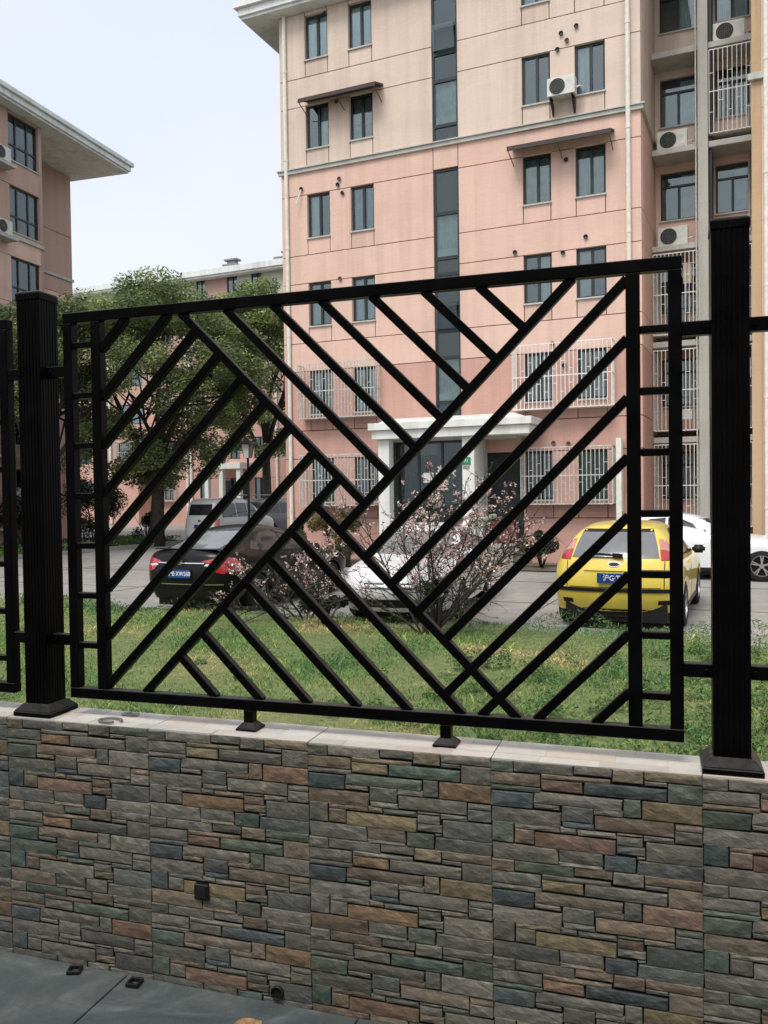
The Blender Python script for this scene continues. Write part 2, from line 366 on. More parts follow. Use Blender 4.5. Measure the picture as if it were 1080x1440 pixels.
def lawn_height(x, y):
    return -.35 + .035 * np.sin(x * .9 + 1) * np.cos(y * .7) + .02 * np.sin(x * 2.3 + y * 1.9)
def in_lawn(X, Y):
    d = np.stack([X - WO.x, Y - WO.y], -1); wy = d @ np.array([WY.x, WY.y])
    e = np.stack([X - BO.x, Y - BO.y], -1); by = e @ np.array([BY.x, BY.y]); bx = e @ np.array([BX.x, BX.y])
    edge = -11.12 + np.clip(bx - 3, 0, 14) * .045 + .10 * np.sin(bx * 2.1) + .07 * np.sin(bx * 5.3 + 1) + np.where(bx < 3.4, np.clip(3.4 - bx, 0, 1.6) * .62, 0)
    return (wy > .19) & (by < edge)
def make_lawn():
    n = 150; xs = np.linspace(-16, 16, n); ys = np.linspace(-2.5, 24, n); X, Y = np.meshgrid(xs, ys)
    d = np.stack([X - BO.x, Y - BO.y], -1); by = d @ np.array([BY.x, BY.y])
    Z = lawn_height(X, Y); Z = np.where(by > -11.25, Z - np.clip((by + 11.25) * .35, 0, .5), Z)
    e = np.stack([X - WO.x, Y - WO.y], -1); wy = e @ np.array([WY.x, WY.y]); V = np.stack([X, Y, Z], -1).reshape(-1, 3)
    idx = np.arange(n * n).reshape(n, n); F = np.stack([idx[:-1, :-1], idx[:-1, 1:], idx[1:, 1:], idx[1:, :-1]], -1).reshape(-1, 4)
    ok = (wy.reshape(-1)[F].min(1) > .0) & (by.reshape(-1)[F].max(1) < -10.5)
    struct(link('lawn', np_mesh('lawn', V, F[ok], 'lawn_soil')))
    # grass blades
    N = 520000; X = rng.uniform(-8.5, 9.5, N); Y = rng.uniform(3.2, 17.5, N)
    den = np.clip(1.15 - Y * .03, .35, 1); patch = np.sin(X * 1.7 + 2 * np.sin(Y * .9)) * np.sin(Y * 1.3 + X * .6)
    keep = in_lawn(X, Y) & (rng.random(N) < den * (.72 + .28 * patch)) & (np.abs(X) < 1.2 + Y * .56); X, Y = X[keep], Y[keep]; n = len(X)
    Z = lawn_height(X, Y) - .01; h = rng.uniform(.016, .046, n) * (1 + .5 * np.sin(X * 2.2) * np.cos(Y * 1.7)); h *= np.where(rng.random(n) < .06, 1.9, 1)
    a = rng.uniform(0, 2 * np.pi, n); w = rng.uniform(.0022, .0048, n) * (.7 + Y * .055); lean = rng.uniform(.2, 1.1, n) * h; b = rng.uniform(0, 2 * np.pi, n)
    c, s_ = np.cos(a) * w, np.sin(a) * w; lx, ly = np.cos(b) * lean, np.sin(b) * lean
    V = np.stack([np.stack([X - c, Y - s_, Z], 1), np.stack([X + c, Y + s_, Z], 1), np.stack([X + lx * .4 + c * .7, Y + ly * .4 + s_ * .7, Z + h * .7], 1), np.stack([X + lx, Y + ly, Z + h], 1)], 1).reshape(-1, 3)
    o = link('grass', np_mesh('grass', V, np.arange(4 * n).reshape(n, 4), 'grass_blade')); o['kind'] = 'stuff'
    tag(o, 'short patchy lawn grass, green with dry yellow spots, behind the stone wall', 'grass')
make_lawn()

# ------------------------------------------------------------------ stone-clad low wall
WALL_TOP = .832; TW, TH = .571, .2865; TX0 = -1.400
PAT = {  # ledge-stone tile: x0, y0 (top, at left edge), x1, y1 (bottom, at left edge) in tile drawing units
 'a': (10, 103, 122, 160), 'b': (128, 112, 422, 166), 'c': (428, 134, 612, 180), 'd': (617, 150, 760, 214), 'e': (766, 160, 1030, 208),
 'f': (10, 166, 260, 228), 'g': (268, 180, 604, 203), 'h': (10, 232, 262, 257), 'i': (268, 208, 470, 264), 'j': (480, 222, 868, 284), 'k': (768, 214, 870, 232), 'l': (876, 230, 1030, 308),
 'm': (10, 264, 222, 342), 'n': (230, 274, 660, 332), 'o': (230, 336, 356, 358), 'p': (668, 308, 748, 398), 'q': (756, 318, 1030, 412),
 'r': (12, 350, 362, 428), 's': (369, 346, 520, 424), 't': (526, 358, 666, 390), 'u': (372, 429, 524, 456), 'v': (531, 396, 902, 468), 'w': (910, 436, 1030, 466), 'x': (907, 471, 1030, 532),
 'y': (14, 424, 122, 530), 'z': (130, 434, 355, 464), 'A': (130, 469, 228, 540), 'B': (360, 458, 438, 488), 'C': (445, 471, 630, 496), 'D': (233, 486, 628, 562), 'E': (635, 502, 756, 545), 'F': (635, 550, 767, 592), 'G': (774, 532, 1032, 628),
 'H': (16, 541, 347, 620), 'I': (354, 571, 566, 640), 'I2': (354, 642, 566, 664), 'J': (576, 602, 723, 680), 'K': (732, 626, 1032, 702)}
GREY = [(.22, .215, .20), (.25, .24, .225), (.20, .205, .20), (.27, .255, .235), (.235, .225, .205)]
def stone_colour(k):
    r = random.random()
    if k in 'iq' and r < .8 or k == 'D' and r < .85: c = random.choice([(.34, .22, .13), (.33, .20, .14), (.30, .24, .14), (.30, .19, .15)])
    elif k in 'dAzFE' and r < .5: c = random.choice([(.27, .20, .165), (.28, .23, .17), (.26, .185, .16)])
    elif k in 'jmyuJ' and r < .75: c = random.choice([(.13, .19, .17), (.12, .165, .185), (.14, .18, .15), (.11, .15, .17)])
    elif k in 'sKGx' and r < .5: c = random.choice([(.17, .19, .195), (.18, .19, .205)])
    elif r < .22: c = random.choice([(.28, .21, .16), (.29, .235, .175), (.27, .22, .18)])
    elif r < .31: c = (.16, .20, .17)
    else: c = random.choice(GREY)
    k = random.uniform(.56, .92); g = sum(c) / 3; return tuple((g + (x - g) * .78) * k * t for x, t in zip(c, (1.02, 1.0, .92)))
def tile_rects():
    out = {}
    for k, (x0, y0, x1, y1) in PAT.items():
        X0, X1 = (x0 - 10) / 1022, (x1 - 10) / 1022
        Y = lambda y: (y - (100 + 85 * X0)) / (522 + 28 * X0)
        out[k] = [X0 * TW, X1 * TW, -Y(y0) * TH, -Y(y1) * TH]
    # let every stone grow until a thin joint is left to its neighbours
    g = .0031; st = .0006; ks = list(out)
    def free(k, r):
        if r[0] < .001 or r[1] > TW - .001 or r[2] > -.0008 or r[3] < -TH + .0008: return False
        return all(r[1] + g <= q[0] or r[0] - g >= q[1] or r[3] - g >= q[2] or r[2] + g <= q[3] for n, q in out.items() if n != k)
    for _ in range(60):
        for k in ks:
            for i, d in ((0, -st), (1, st), (2, st), (3, -st)):
                r = list(out[k]); r[i] += d
                if free(k, r): out[k] = r
    # thin slivers close the larger voids that are left
    c = .0015; nx, nz = int(TW / c), int(TH / c); G = np.zeros((nz, nx), bool)
    for x0, x1, zt, zb in out.values(): G[max(0, int((-zt - g) / c)):int((-zb + g) / c) + 1, max(0, int((x0 - g) / c)):int((x1 + g) / c) + 1] = True
    for n in range(14):
        best = (0,)
        for a in range(1, nz - 1):
            for b in range(1, nx - 1):
                if G[a, b] or not (G[a, b - 1] or G[a - 1, b]): continue
                w = 0
                while b + w < nx - 1 and not G[a, b + w]: w += 1
                h = 1
                while a + h < nz - 1 and not G[a + h, b:b + w].any(): h += 1
                if min(w, h) >= 3 and w * h > best[0]: best = (w * h, a, b, w, h)
        if best[0] < 14: break
        _, a, b, w, h = best; out['Z%d' % n] = [b * c, (b + w) * c, -a * c, -(a + h) * c]; G[max(0, a - 2):a + h + 2, max(0, b - 2):b + w + 2] = True
    return out
def stone_mesh(k, rect):
    x0, x1, zt, zb = rect; st = random.getstate(); random.seed(ord(k[0]) * 7 + len(k)); j = lambda s: random.uniform(-s, s)
    w, h = x1 - x0, zt - zb; xc, zc = (x0 + x1) / 2, (zt + zb) / 2; js = min(.0010, h * .04); sk = j(min(.0016, w * .015))
    out = [(-w / 2 + j(js * .5) - sk, -h / 2 + j(js)), (w / 2 + j(js * .5) - sk, -h / 2 + j(js)), (w / 2 + j(js * .5) + sk, h / 2 + j(js)), (-w / 2 + j(js * .5) + sk, h / 2 + j(js))]
    # rough split face: inner grid 4x2
    nx = max(2, min(7, int(w / .03) + 1)); nz = 2 if h < .03 else 3; c = min(.0028, h * .14, w * .14)
    v = []; f = []
    base = random.uniform(-.0035, -.002); tx, tz = j(.0006), j(.0007)
    def P(s, t, inset, y):
        p = [a for a in out]; bx = (p[0][0] * (1 - s) + p[1][0] * s) * (1 - t) + (p[3][0] * (1 - s) + p[2][0] * s) * t; bz = (p[0][1] * (1 - s) + p[1][1] * s) * (1 - t) + (p[3][1] * (1 - s) + p[2][1] * s) * t
        bx *= 1 - inset * 2 / w; bz *= 1 - inset * 2 / h; return (bx, y, bz)
    for b in range(nz + 1):
        for a in range(nx + 1):
            s, t = a / nx, b / nz; edge = a in (0, nx) or b in (0, nz)
            y = base + tx * (s - .5) * 2 + tz * (t - .5) * 2 + j(.0010); v.append(P(s, t, c if True else 0, y + (.0016 if edge else 0)))
    g = lambda a, b: b * (nx + 1) + a
    for b in range(nz):
        for a in range(nx): f.append((g(a, b), g(a + 1, b), g(a + 1, b + 1), g(a, b + 1)))
    ring = [g(a, 0) for a in range(nx + 1)] + [g(nx, b) for b in range(1, nz + 1)] + [g(a, nz) for a in range(nx - 1, -1, -1)] + [g(0, b) for b in range(nz - 1, 0, -1)]
    for yy, ins in ((base + .0030, 0.0), (.010, 0.0)):
        st0 = len(v)
        for q in ring:
            b, a = divmod(q, nx + 1); v.append(P(a / nx, b / nz, ins, yy if yy < .009 else .010))
        new = list(range(st0, st0 + len(ring))); n = len(ring)
        for i in range(n): f.append((ring[(i + 1) % n] if yy < .009 else prev[(i + 1) % n], ring[i] if yy < .009 else prev[i], new[i], new[(i + 1) % n]))
        prev = new
    random.setstate(st)
    me = bpy.data.meshes.new('stone'); me.from_pydata(v, [], f); bm = bmesh.new(); bm.from_mesh(me); bmesh.ops.recalc_face_normals(bm, faces=bm.faces); bm.to_mesh(me); bm.free()
    me.materials.append(MATS['stone']); return me, (xc, zc)

def stone_wall():
    root = thing('stone_clad_wall', 'low garden wall clad in multicoloured ledge stone tiles with a pale coping', 'wall', wpos(0, 0, 0), RW)
    MB().box(-6.0, 6.0, .021, .178, -.6, .8270).build('wall_core', 'grey_render', root)
    rects = tile_rects(); meshes = {k: stone_mesh(k, r) for k, r in rects.items()}
    tile_me = MB().box(.0012, TW - .0012, .006, .0205, -TH + .001, -.001).mesh('tile', 'grout')
    cand = []
    for i in range(-5, 8):
        for j in range(3):
            x0 = TX0 + TW * i; z0 = WALL_TOP - .003 - TH * j; t = link('tile', tile_me, root, (x0, 0, z0))
            for k, (me, (xc, zc)) in meshes.items():
                X, Z = x0 + xc, z0 + zc; r = rects[k]; area = (r[1] - r[0]) * (min(r[2], 9) - r[3])
                if Z < -.024: continue
                vis = -1.47 < X < 1.12 and Z > -.05 and not (X > .0 and Z < .13 + .0 * X and X > .2 and Z < .02)
                d2 = (X - .79) ** 2 + 2.41 ** 2 + (Z - 1.6) ** 2
                cand.append((area / d2 if vis else 0, t, k, (xc, 0, zc), (X, Z)))
    cand.sort(key=lambda c: -c[0]); far = []
    for q, (s, t, k, loc, wz) in enumerate(cand):
        col = stone_colour(k)
        if q < 296 and s > 0:
            o = link('stone', meshes[k][0], t, loc); o.color = (*col, 1)
        else: far.append((k, wz, col))
    V, F, C = [], [], []
    for k, (X, Z), col in far:
        me = meshes[k][0]; b = len(V); V += [(v.co.x + X, v.co.y, v.co.z + Z) for v in me.vertices]; F += [tuple(i + b for i in p.vertices) for p in me.polygons]; C += [col] * len(me.vertices)
    me = bpy.data.meshes.new('stones'); me.from_pydata(V, [], F); at = me.color_attributes.new('stone', 'FLOAT_COLOR', 'POINT')
    at.data.foreach_set('color', np.array([(*c, 1) for c in C], np.float32).ravel()); me.materials.append(MATS['stone_far']); o = link('stones', me, root); o['kind'] = 'stuff'
    # coping: one tile of paler ledge stones per length, laid flat on the top
    for i in range(-5, 8):
        x0 = TX0 + TW * i; V, F, C = [], [], []; rows = [(.0, .052), (.0524, .115), (.1154, .176)]
        for (a, b) in rows:
            x = .0015
            while x < TW - .02:
                w = min(random.uniform(.07, .21), TW - .0015 - x)
                if TW - x - w < .05: w = TW - .0015 - x
                zt = WALL_TOP + random.uniform(-.0012, .0012); y0 = a + (.0015 if a == 0 else 0); m = MB().box(x + .0003, x + w - .0003, y0, b, .8275, zt)
                bb = len(V); V += m.v; F += [tuple(q + bb for q in f) for f in m.f]; c = random.choice([(.62, .59, .53), (.66, .62, .56), (.64, .55, .47), (.57, .56, .52), (.69, .66, .61), (.66, .60, .55)]); kk = random.uniform(.9, 1.06); C += [tuple(q * kk for q in c)] * 8
                x += w
        me = bpy.data.meshes.new('coping_tile'); me.from_pydata(V, [], F); at = me.color_attributes.new('stone', 'FLOAT_COLOR', 'POINT')
        at.data.foreach_set('color', np.array([(*c, 1) for c in C], np.float32).ravel()); me.materials.append(MATS['coping']); o = link('coping_tile', me, root, (x0, 0, 0))
    # square socket box let into the wall face
    s = MB().box(-.026, .026, -.012, .02, -.026, .026).build('wall_socket', 'trim_black', root, .003, loc=(-.636, 0, .317)); MB().box(-.018, .018, -.0145, -.011, -.018, .018).build('cover', 'rubber', s, .001)
stone_wall()

# ------------------------------------------------------------------ fence
def fence_post(x, label):
    r = thing('fence_post', label, 'fence post', wpos(x, .09, WALL_TOP), RW, 'fluted black fence posts')
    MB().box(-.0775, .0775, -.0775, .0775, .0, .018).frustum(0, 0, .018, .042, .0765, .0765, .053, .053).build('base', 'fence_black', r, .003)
    s = .0475; n = 7; poly = []
    for side in range(4):
        ca, sa = [(1, 0), (0, 1), (-1, 0), (0, -1)][side]
        for i in range(n):
            for q, dep in ((.10, 0), (.74, 0), (.79, .0018), (.95, .0018)):
                t = -s + 2 * s * (i + q) / n; px, py = t, -s + dep; poly.append((px * ca - py * sa, px * sa + py * ca))
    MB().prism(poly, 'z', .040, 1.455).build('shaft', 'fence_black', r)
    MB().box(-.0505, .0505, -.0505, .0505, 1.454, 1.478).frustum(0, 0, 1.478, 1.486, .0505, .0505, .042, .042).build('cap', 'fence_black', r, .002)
    for sx in (-1, 1):
        for z in (2.035 - WALL_TOP, 1.098 - WALL_TOP):
            MB().box(min(sx * .047, sx * .122), max(sx * .047, sx * .122), -.016, .016, z - .019, z + .019).build('bracket', 'fence_black', r, .002)
            b = MB().lathe([(0, -.004), (.006, -.004), (.006, .004), (0, .004)], 8, 'y', (sx * .062, -.018, z)).build('bolt', 'fence_black', r)
    return r
fence_post(-1.309, 'black fluted square fence post left of the large lattice panel, trees behind')
fence_post(.961, 'black fluted square fence post right of the large lattice panel, in front of white car')

def fence_panel():
    r = thing('lattice_fence', 'large black metal lattice fence panel with zigzag diagonal bars between the two posts', 'fence', wpos(0, .09, 0), RW, 'black lattice fence panels')
    x0, x1, z0, z1 = -1.190, .840, .896, 2.235; h = .036
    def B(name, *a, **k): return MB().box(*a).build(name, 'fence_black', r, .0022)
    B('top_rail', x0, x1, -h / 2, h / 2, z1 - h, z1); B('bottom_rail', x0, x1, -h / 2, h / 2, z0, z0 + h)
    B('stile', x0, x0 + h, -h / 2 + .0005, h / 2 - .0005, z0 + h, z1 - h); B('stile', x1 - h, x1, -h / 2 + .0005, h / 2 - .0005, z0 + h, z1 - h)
    LX, RX = -1.058, .711; w = .038
    for c in (LX, RX): B('inner_stile', c - w / 2, c + w / 2, -h / 2 + .001, h / 2 - .001, z0 + h, z1 - h)
    for k in range(7):
        z = 2.122 - .1735 * k; B('rung', x0 + h, LX - w / 2, -.0135, .0135, z - .0105, z + .0105)
        z = 2.041 - .1703 * k; B('rung', RX + w / 2, x1 - h, -.0135, .0135, z - .0105, z + .0105)
    xl, xr, zb, zt = LX + w / 2 - .004, RX - w / 2 + .004, z0 + h - .004, z1 - h + .004
    Ks = lambda k: 1.655 - .1655 * k      # '/' bars: z - x
    Kb = lambda k: 1.475 + .167 * k       # '\' bars: z + x
    def meet(s, b): return ((b - s) / 2, (b + s) / 2)
    def bar(p, q):
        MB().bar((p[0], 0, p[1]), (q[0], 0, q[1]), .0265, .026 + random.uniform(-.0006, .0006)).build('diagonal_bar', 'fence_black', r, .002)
    cut = .012
    def slash(k, lo=None, hi=None):     # clip to the opening, lo / hi override
        s = Ks(k); a = (xl, xl + s); a = a if a[1] > zb else (zb - s, zb); b = (xr, xr + s); b = b if b[1] < zt else (zt - s, zt)
        bar(lo or a, hi or b)
    def back(k, hi=None, lo=None):
        c = Kb(k); a = (c - zt, zt); b = (c - zb, zb); bar(hi or a, lo or b)
    for k in (-9, -8): slash(k)
    for k in range(-7, -1): slash(k, hi=meet(Ks(k), Kb(0)))
    slash(-1, hi=meet(Ks(-1), Kb(0)))
    for k in range(0, 5): slash(k, lo=meet(Ks(k), Kb(-1)))
    slash(5, lo=meet(Ks(5), Kb(-2))); slash(6, ); slash(7); slash(8)
    for k in range(0, 7): back(k, lo=meet(Ks(0), Kb(k)))
    for k in range(-7, 0): back(k, hi=meet(Ks(-1), Kb(k)))
    for x in (-.500, .160):
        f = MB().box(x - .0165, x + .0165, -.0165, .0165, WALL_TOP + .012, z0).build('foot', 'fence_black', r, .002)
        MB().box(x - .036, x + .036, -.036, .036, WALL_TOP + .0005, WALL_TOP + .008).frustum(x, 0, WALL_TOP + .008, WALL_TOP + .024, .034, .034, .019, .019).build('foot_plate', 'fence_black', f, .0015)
    return r
def copy_tree(o, parent=None):
    c = o.copy(); COL.objects.link(c); c.parent = parent
    for ch in [q for q in o.children]: copy_tree(ch, c)
    return c
panel = fence_panel()
for dx, lab in ((-2.27, 'black fence panel cut off at the left edge of the picture, beyond the left post'), (2.27, 'black fence panel beyond the right post, only its bracket end in view')):
    c = copy_tree(panel); c.location = wpos(dx, .09, 0); c['label'] = lab

# small things on the coping and the terrace
def small_things():
    pts = [(.038 * math.cos(t) + .004 * math.sin(3 * t), .026 * math.sin(t), .004) for t in [i * 2 * math.pi / 18 for i in range(17)]]
    tag(MB().tube(pts, .0045, 8).build('wire_ring', 'dusty_metal', None, 0, True, loc=wpos(-1.0, .035, WALL_TOP + .003), rz=RW), 'open ring of dark cable lying on the coping beside the left post', 'wire ring')
    tag(MB().box(-.03, .03, -.012, .012, 0, .006).box(-.012, .004, -.006, .006, .006, .010).build('metal_tab', 'kerb_stone', None, .001, loc=wpos(-.985, .13, WALL_TOP + .0015), rz=RW + .1), 'small flat tab lying at the back of the coping', 'tab')
    for x, y, rz, lab in ((-1.104, -.045, .35, 'small black square frame on the paving, left one of the two at the wall foot'), (-.866, -.05, .1, 'small black square frame on the paving, right one of the two at the wall foot')):
        m = MB(); a, b = .022, .014
        m.box(-a, a, -a, -b, 0, .012).box(-a, a, b, a, 0, .012).box(-a, -b, -b, b, 0, .012).box(b, a, -b, b, 0, .012)
        tag(m.build('square_frame', 'trim_black', None, .001, loc=wpos(x, y, .001), rz=RW + rz), lab, 'metal frame', 'small square frames on the paving')
    r = thing('drain_outlet', 'round black drain outlet at the foot of the stone wall', 'drain', wpos(-.372, -.004, .032), RW)
    MB().lathe([(.022, .006), (.022, -.009), (.0185, -.010), (.017, -.007), (.017, .002)], 20, 'y').build('pipe_rim', 'trim_black', r, 0, True); MB().lathe([(.0, -.003), (.0175, -.003)], 20, 'y').build('grate', 'rubber', r)
    m = MB(); n = 9; V = []; 
    for i in range(n):
        t = i / (n - 1); w = .030 * math.sin(math.pi * min(1, t * .92 + .06)) ** .7; x = -.05 + .1 * t; V += [(x, -w, .012 + .010 * math.cos(t * 5)), (x, 0, .006), (x, w, .014 + .008 * math.sin(t * 4))]
    F = [(3 * i + a, 3 * i + 3 + a, 3 * i + 4 + a, 3 * i + 1 + a) for i in range(n - 1) for a in (0, 1)]
    lf = thing('dead_leaf', 'dry orange leaf lying on the dark paving', 'leaf', wpos(-.40, -.16, .002), .6); m.add(V, F).build('blade', 'leaf_orange', lf, 0, True); MB().tube([(-.05, 0, .007), (-.075, .006, .004)], .0015, 5).build('stalk', 'twig', lf)
small_things()

# ------------------------------------------------------------------ buildings
def window(parent, M4, w, h, style='two', cur=None, sill=True, glass='window_glass', open_pane=None, depth=.10):
    """window part (frame) with pane, curtain and sill sub-parts; local plane x right, z up, y into the wall; origin bottom-left outer corner"""
    f = .055; m = MB(); y0, y1 = depth, depth + .06
    m.box(0, w, y0, y1, 0, f).box(0, w, y0, y1, h - f, h).box(0, f, y0, y1, f, h - f).box(w - f, w, y0, y1, f, h - f)
    panes = []
    if style == 'two':
        c = w * .52; m.box(c - .035, c + .035, y0 - .006, y1 + .01, f, h - f); panes = [(f, c - .035, f, h - f, .02), (c + .035, w - f, f, h - f, .035)]
    elif style == 'transom':
        c = w * .5; t = h * .72; m.box(c - .035, c + .035, y0 - .006, y1 + .01, f, t - .03).box(f, w - f, y0 - .004, y1 + .006, t - .03, t + .03)
        panes = [(f, c - .035, f, t - .03, .02), (c + .035, w - f, f, t - .03, .035), (f, w - f, t + .03, h - f, .025)]
    elif style == 'three':
        a, b = w * .3, w * .68; t = h * .36
        for c in (a, b): m.box(c - .03, c + .03, y0 - .006, y1 + .01, f, h - f)
        m.box(f, w - f, y0 - .004, y1 + .006, t - .03, t + .03)
        for p, q in ((f, a - .03), (a + .03, b - .03), (b + .03, w - f)): panes += [(p, q, f, t - .03, .03), (p, q, t + .03, h - f, .03)]
    fr = m.build('window', 'frame_dark', parent); fr.matrix_local = M4
    for i, (a, b, c, d, e) in enumerate(panes):
        if open_pane == i:
            p = MB().box(0, b - a, -.006, .006, 0, d - c).build('pane', glass, fr); p.location = (a, y0 + e - .03, c); p.rotation_euler = (R(-14), 0, 0); p.location.y -= .18
        else: MB().box(a, b, y0 + e, y0 + e + .008, c, d).build('pane', glass, fr)
    k = cur or random.choice(['both', 'left', 'right', 'none', 'both', 'blind'])
    if k != 'none':
        V, F = [], []; yy = y1 + .05; n = 22; ph = random.random() * 6; gap = random.uniform(.0, .25) * w
        segs = {'both': [(f, w / 2 - gap / 2), (w / 2 + gap / 2, w - f)], 'left': [(f, w * .48)], 'right': [(w * .54, w - f)], 'blind': [(f, w - f)]}[k]
        for a, b in segs:
            bb = len(V)
            for i in range(n + 1):
                x = a + (b - a) * i / n; y = yy + (.0 if k == 'blind' else .016 * math.sin(i * 1.9 + ph)); z0 = f + (0 if k != 'blind' else random.choice([0, .0]) )
                V += [(x, y, z0), (x, y, h - f)]
            F += [(bb + 2 * i, bb + 2 * i + 2, bb + 2 * i + 3, bb + 2 * i + 1) for i in range(n)]
        MB().add(V, F).build('curtain', 'blind' if k == 'blind' else random.choice(['curtain', 'curtain_white', 'curtain_white', 'curtain_beige', 'curtain_blue']), fr, 0, k != 'blind')
    if sill: MB().box(-.03, w + .03, -.045, depth - .002, -.045, -.003).build('sill', 'grey_render', fr)
    return fr
def wall_panel(parent, x0, x1, z0, z1, mat, y0=0, y1=.22, g=.011, name='wall_panel'):
    return MB().box(x0 + g, x1 - g, y0 + random.uniform(0, .003), y1, z0 + g, z1 - g).build(name, mat, parent, .004)
def grille(parent, x0, x1, z0, z1, y, mat='grille_steel', name='window_grille', step=.105, yb=0):
    m = MB(); r = .0125
    for zz in (z0, z0 + (z1 - z0) * .5, z1):
        for yy, a, b in ((y, x0, x1),): m.bar((a, yy, zz), (b, yy, zz), .026, .02)
        for xx in (x0, x1): m.bar((xx, y, zz), (xx, yb, zz), .022, .022, (0, 0, 1))
    n = int((x1 - x0) / step)
    for i in range(n + 1):
        x = x0 + (x1 - x0) * i / n; m.tube([(x, y - .012, z0), (x, y - .012, z1)], r, 5)
        if i < n and i % 2 == 0:
            for q in (.25, .72) if i % 4 == 0 else (.38, .6): zz = z0 + (z1 - z0) * q; m.bar((x, y - .012, zz), (x + (x1 - x0) / n, y - .012, zz), .014, .012)
    for xx in (x0, x1):
        k = 3
        for i in range(1, k + 1): yy = y + (yb - y) * i / (k + .6); m.tube([(xx, yy, z0), (xx, yy, z1)], r, 5)
    m.box(x0, x1, y, yb, z0 - .012, z0 - .004)
    o = m.build(name, mat, parent); o['kind'] = 'stuff'; return o
def drainpipe(parent, x, y, z0, z1, r=.055, mat='pvc'):
    m = MB().tube([(x, y, z0), (x, y, z1)], r, 12); z = z0 + 1.4
    while z < z1: m.tube([(x, y, z - .04), (x, y, z + .04)], r * 1.16, 12); z += 2.65
    return m.build('downpipe', mat, parent, 0, False)
def ac_unit(loc, rz, label, w=.80, h=.54, d=.30, bracket=False):
    r = thing('air_conditioner', label, 'air conditioner', loc, rz, 'outdoor air conditioner units on the facades')
    MB().box(-w / 2, w / 2, 0, d, .03, h).build('casing', 'ac_white', r, .012)
    MB().box(-w / 2 + .05, -w / 2 + .11, .02, d - .02, 0, .03).box(w / 2 - .11, w / 2 - .05, .02, d - .02, 0, .03).build('feet', 'ac_dark', r)
    cx = -w * .13; R0 = h * .40; cz = h * .52
    fn = MB().lathe([(0, -.004), (R0, -.004), (R0 + .01, .004)], 28, 'y', (cx, 0, cz)).build('fan', 'ac_dark', r)
    g = MB()
    for q in (.3, .55, .8, 1.0): g.tube([(cx + R0 * q * math.cos(t), -.014, cz + R0 * q * math.sin(t)) for t in [i * 2 * math.pi / 24 for i in range(25)]], .005, 4, False)
    for i in range(8): t = i * math.pi / 4; g.tube([(cx, -.014, cz), (cx + R0 * math.cos(t), -.012, cz + R0 * math.sin(t))], .004, 4, False)
    g.build('fan_guard', 'ac_white' if random.random() < .3 else 'dusty_metal', fn)
    MB().tube([(w / 2, .12, .2), (w / 2 + .10, .12, .22), (w / 2 + .13, d + .1, .30)], .022, 7).build('refrigerant_pipe', 'pvc', r)
    if bracket:
        for sx in (-.28, .28): MB().prism([(0, -.02), (d + .09, -.02), (d + .09, -.06), (.1, -.06), (d + .06, -.34), (d + .09, -.34), (d + .09, -.02), (0, -.02)][:7], 'x', sx - .02, sx + .02).build('bracket', 'ac_dark', r)
    return r
T = lambda x, y, z, rz=0: Matrix.Translation((x, y, z)) @ Matrix.Rotation(rz, 4, 'Z')

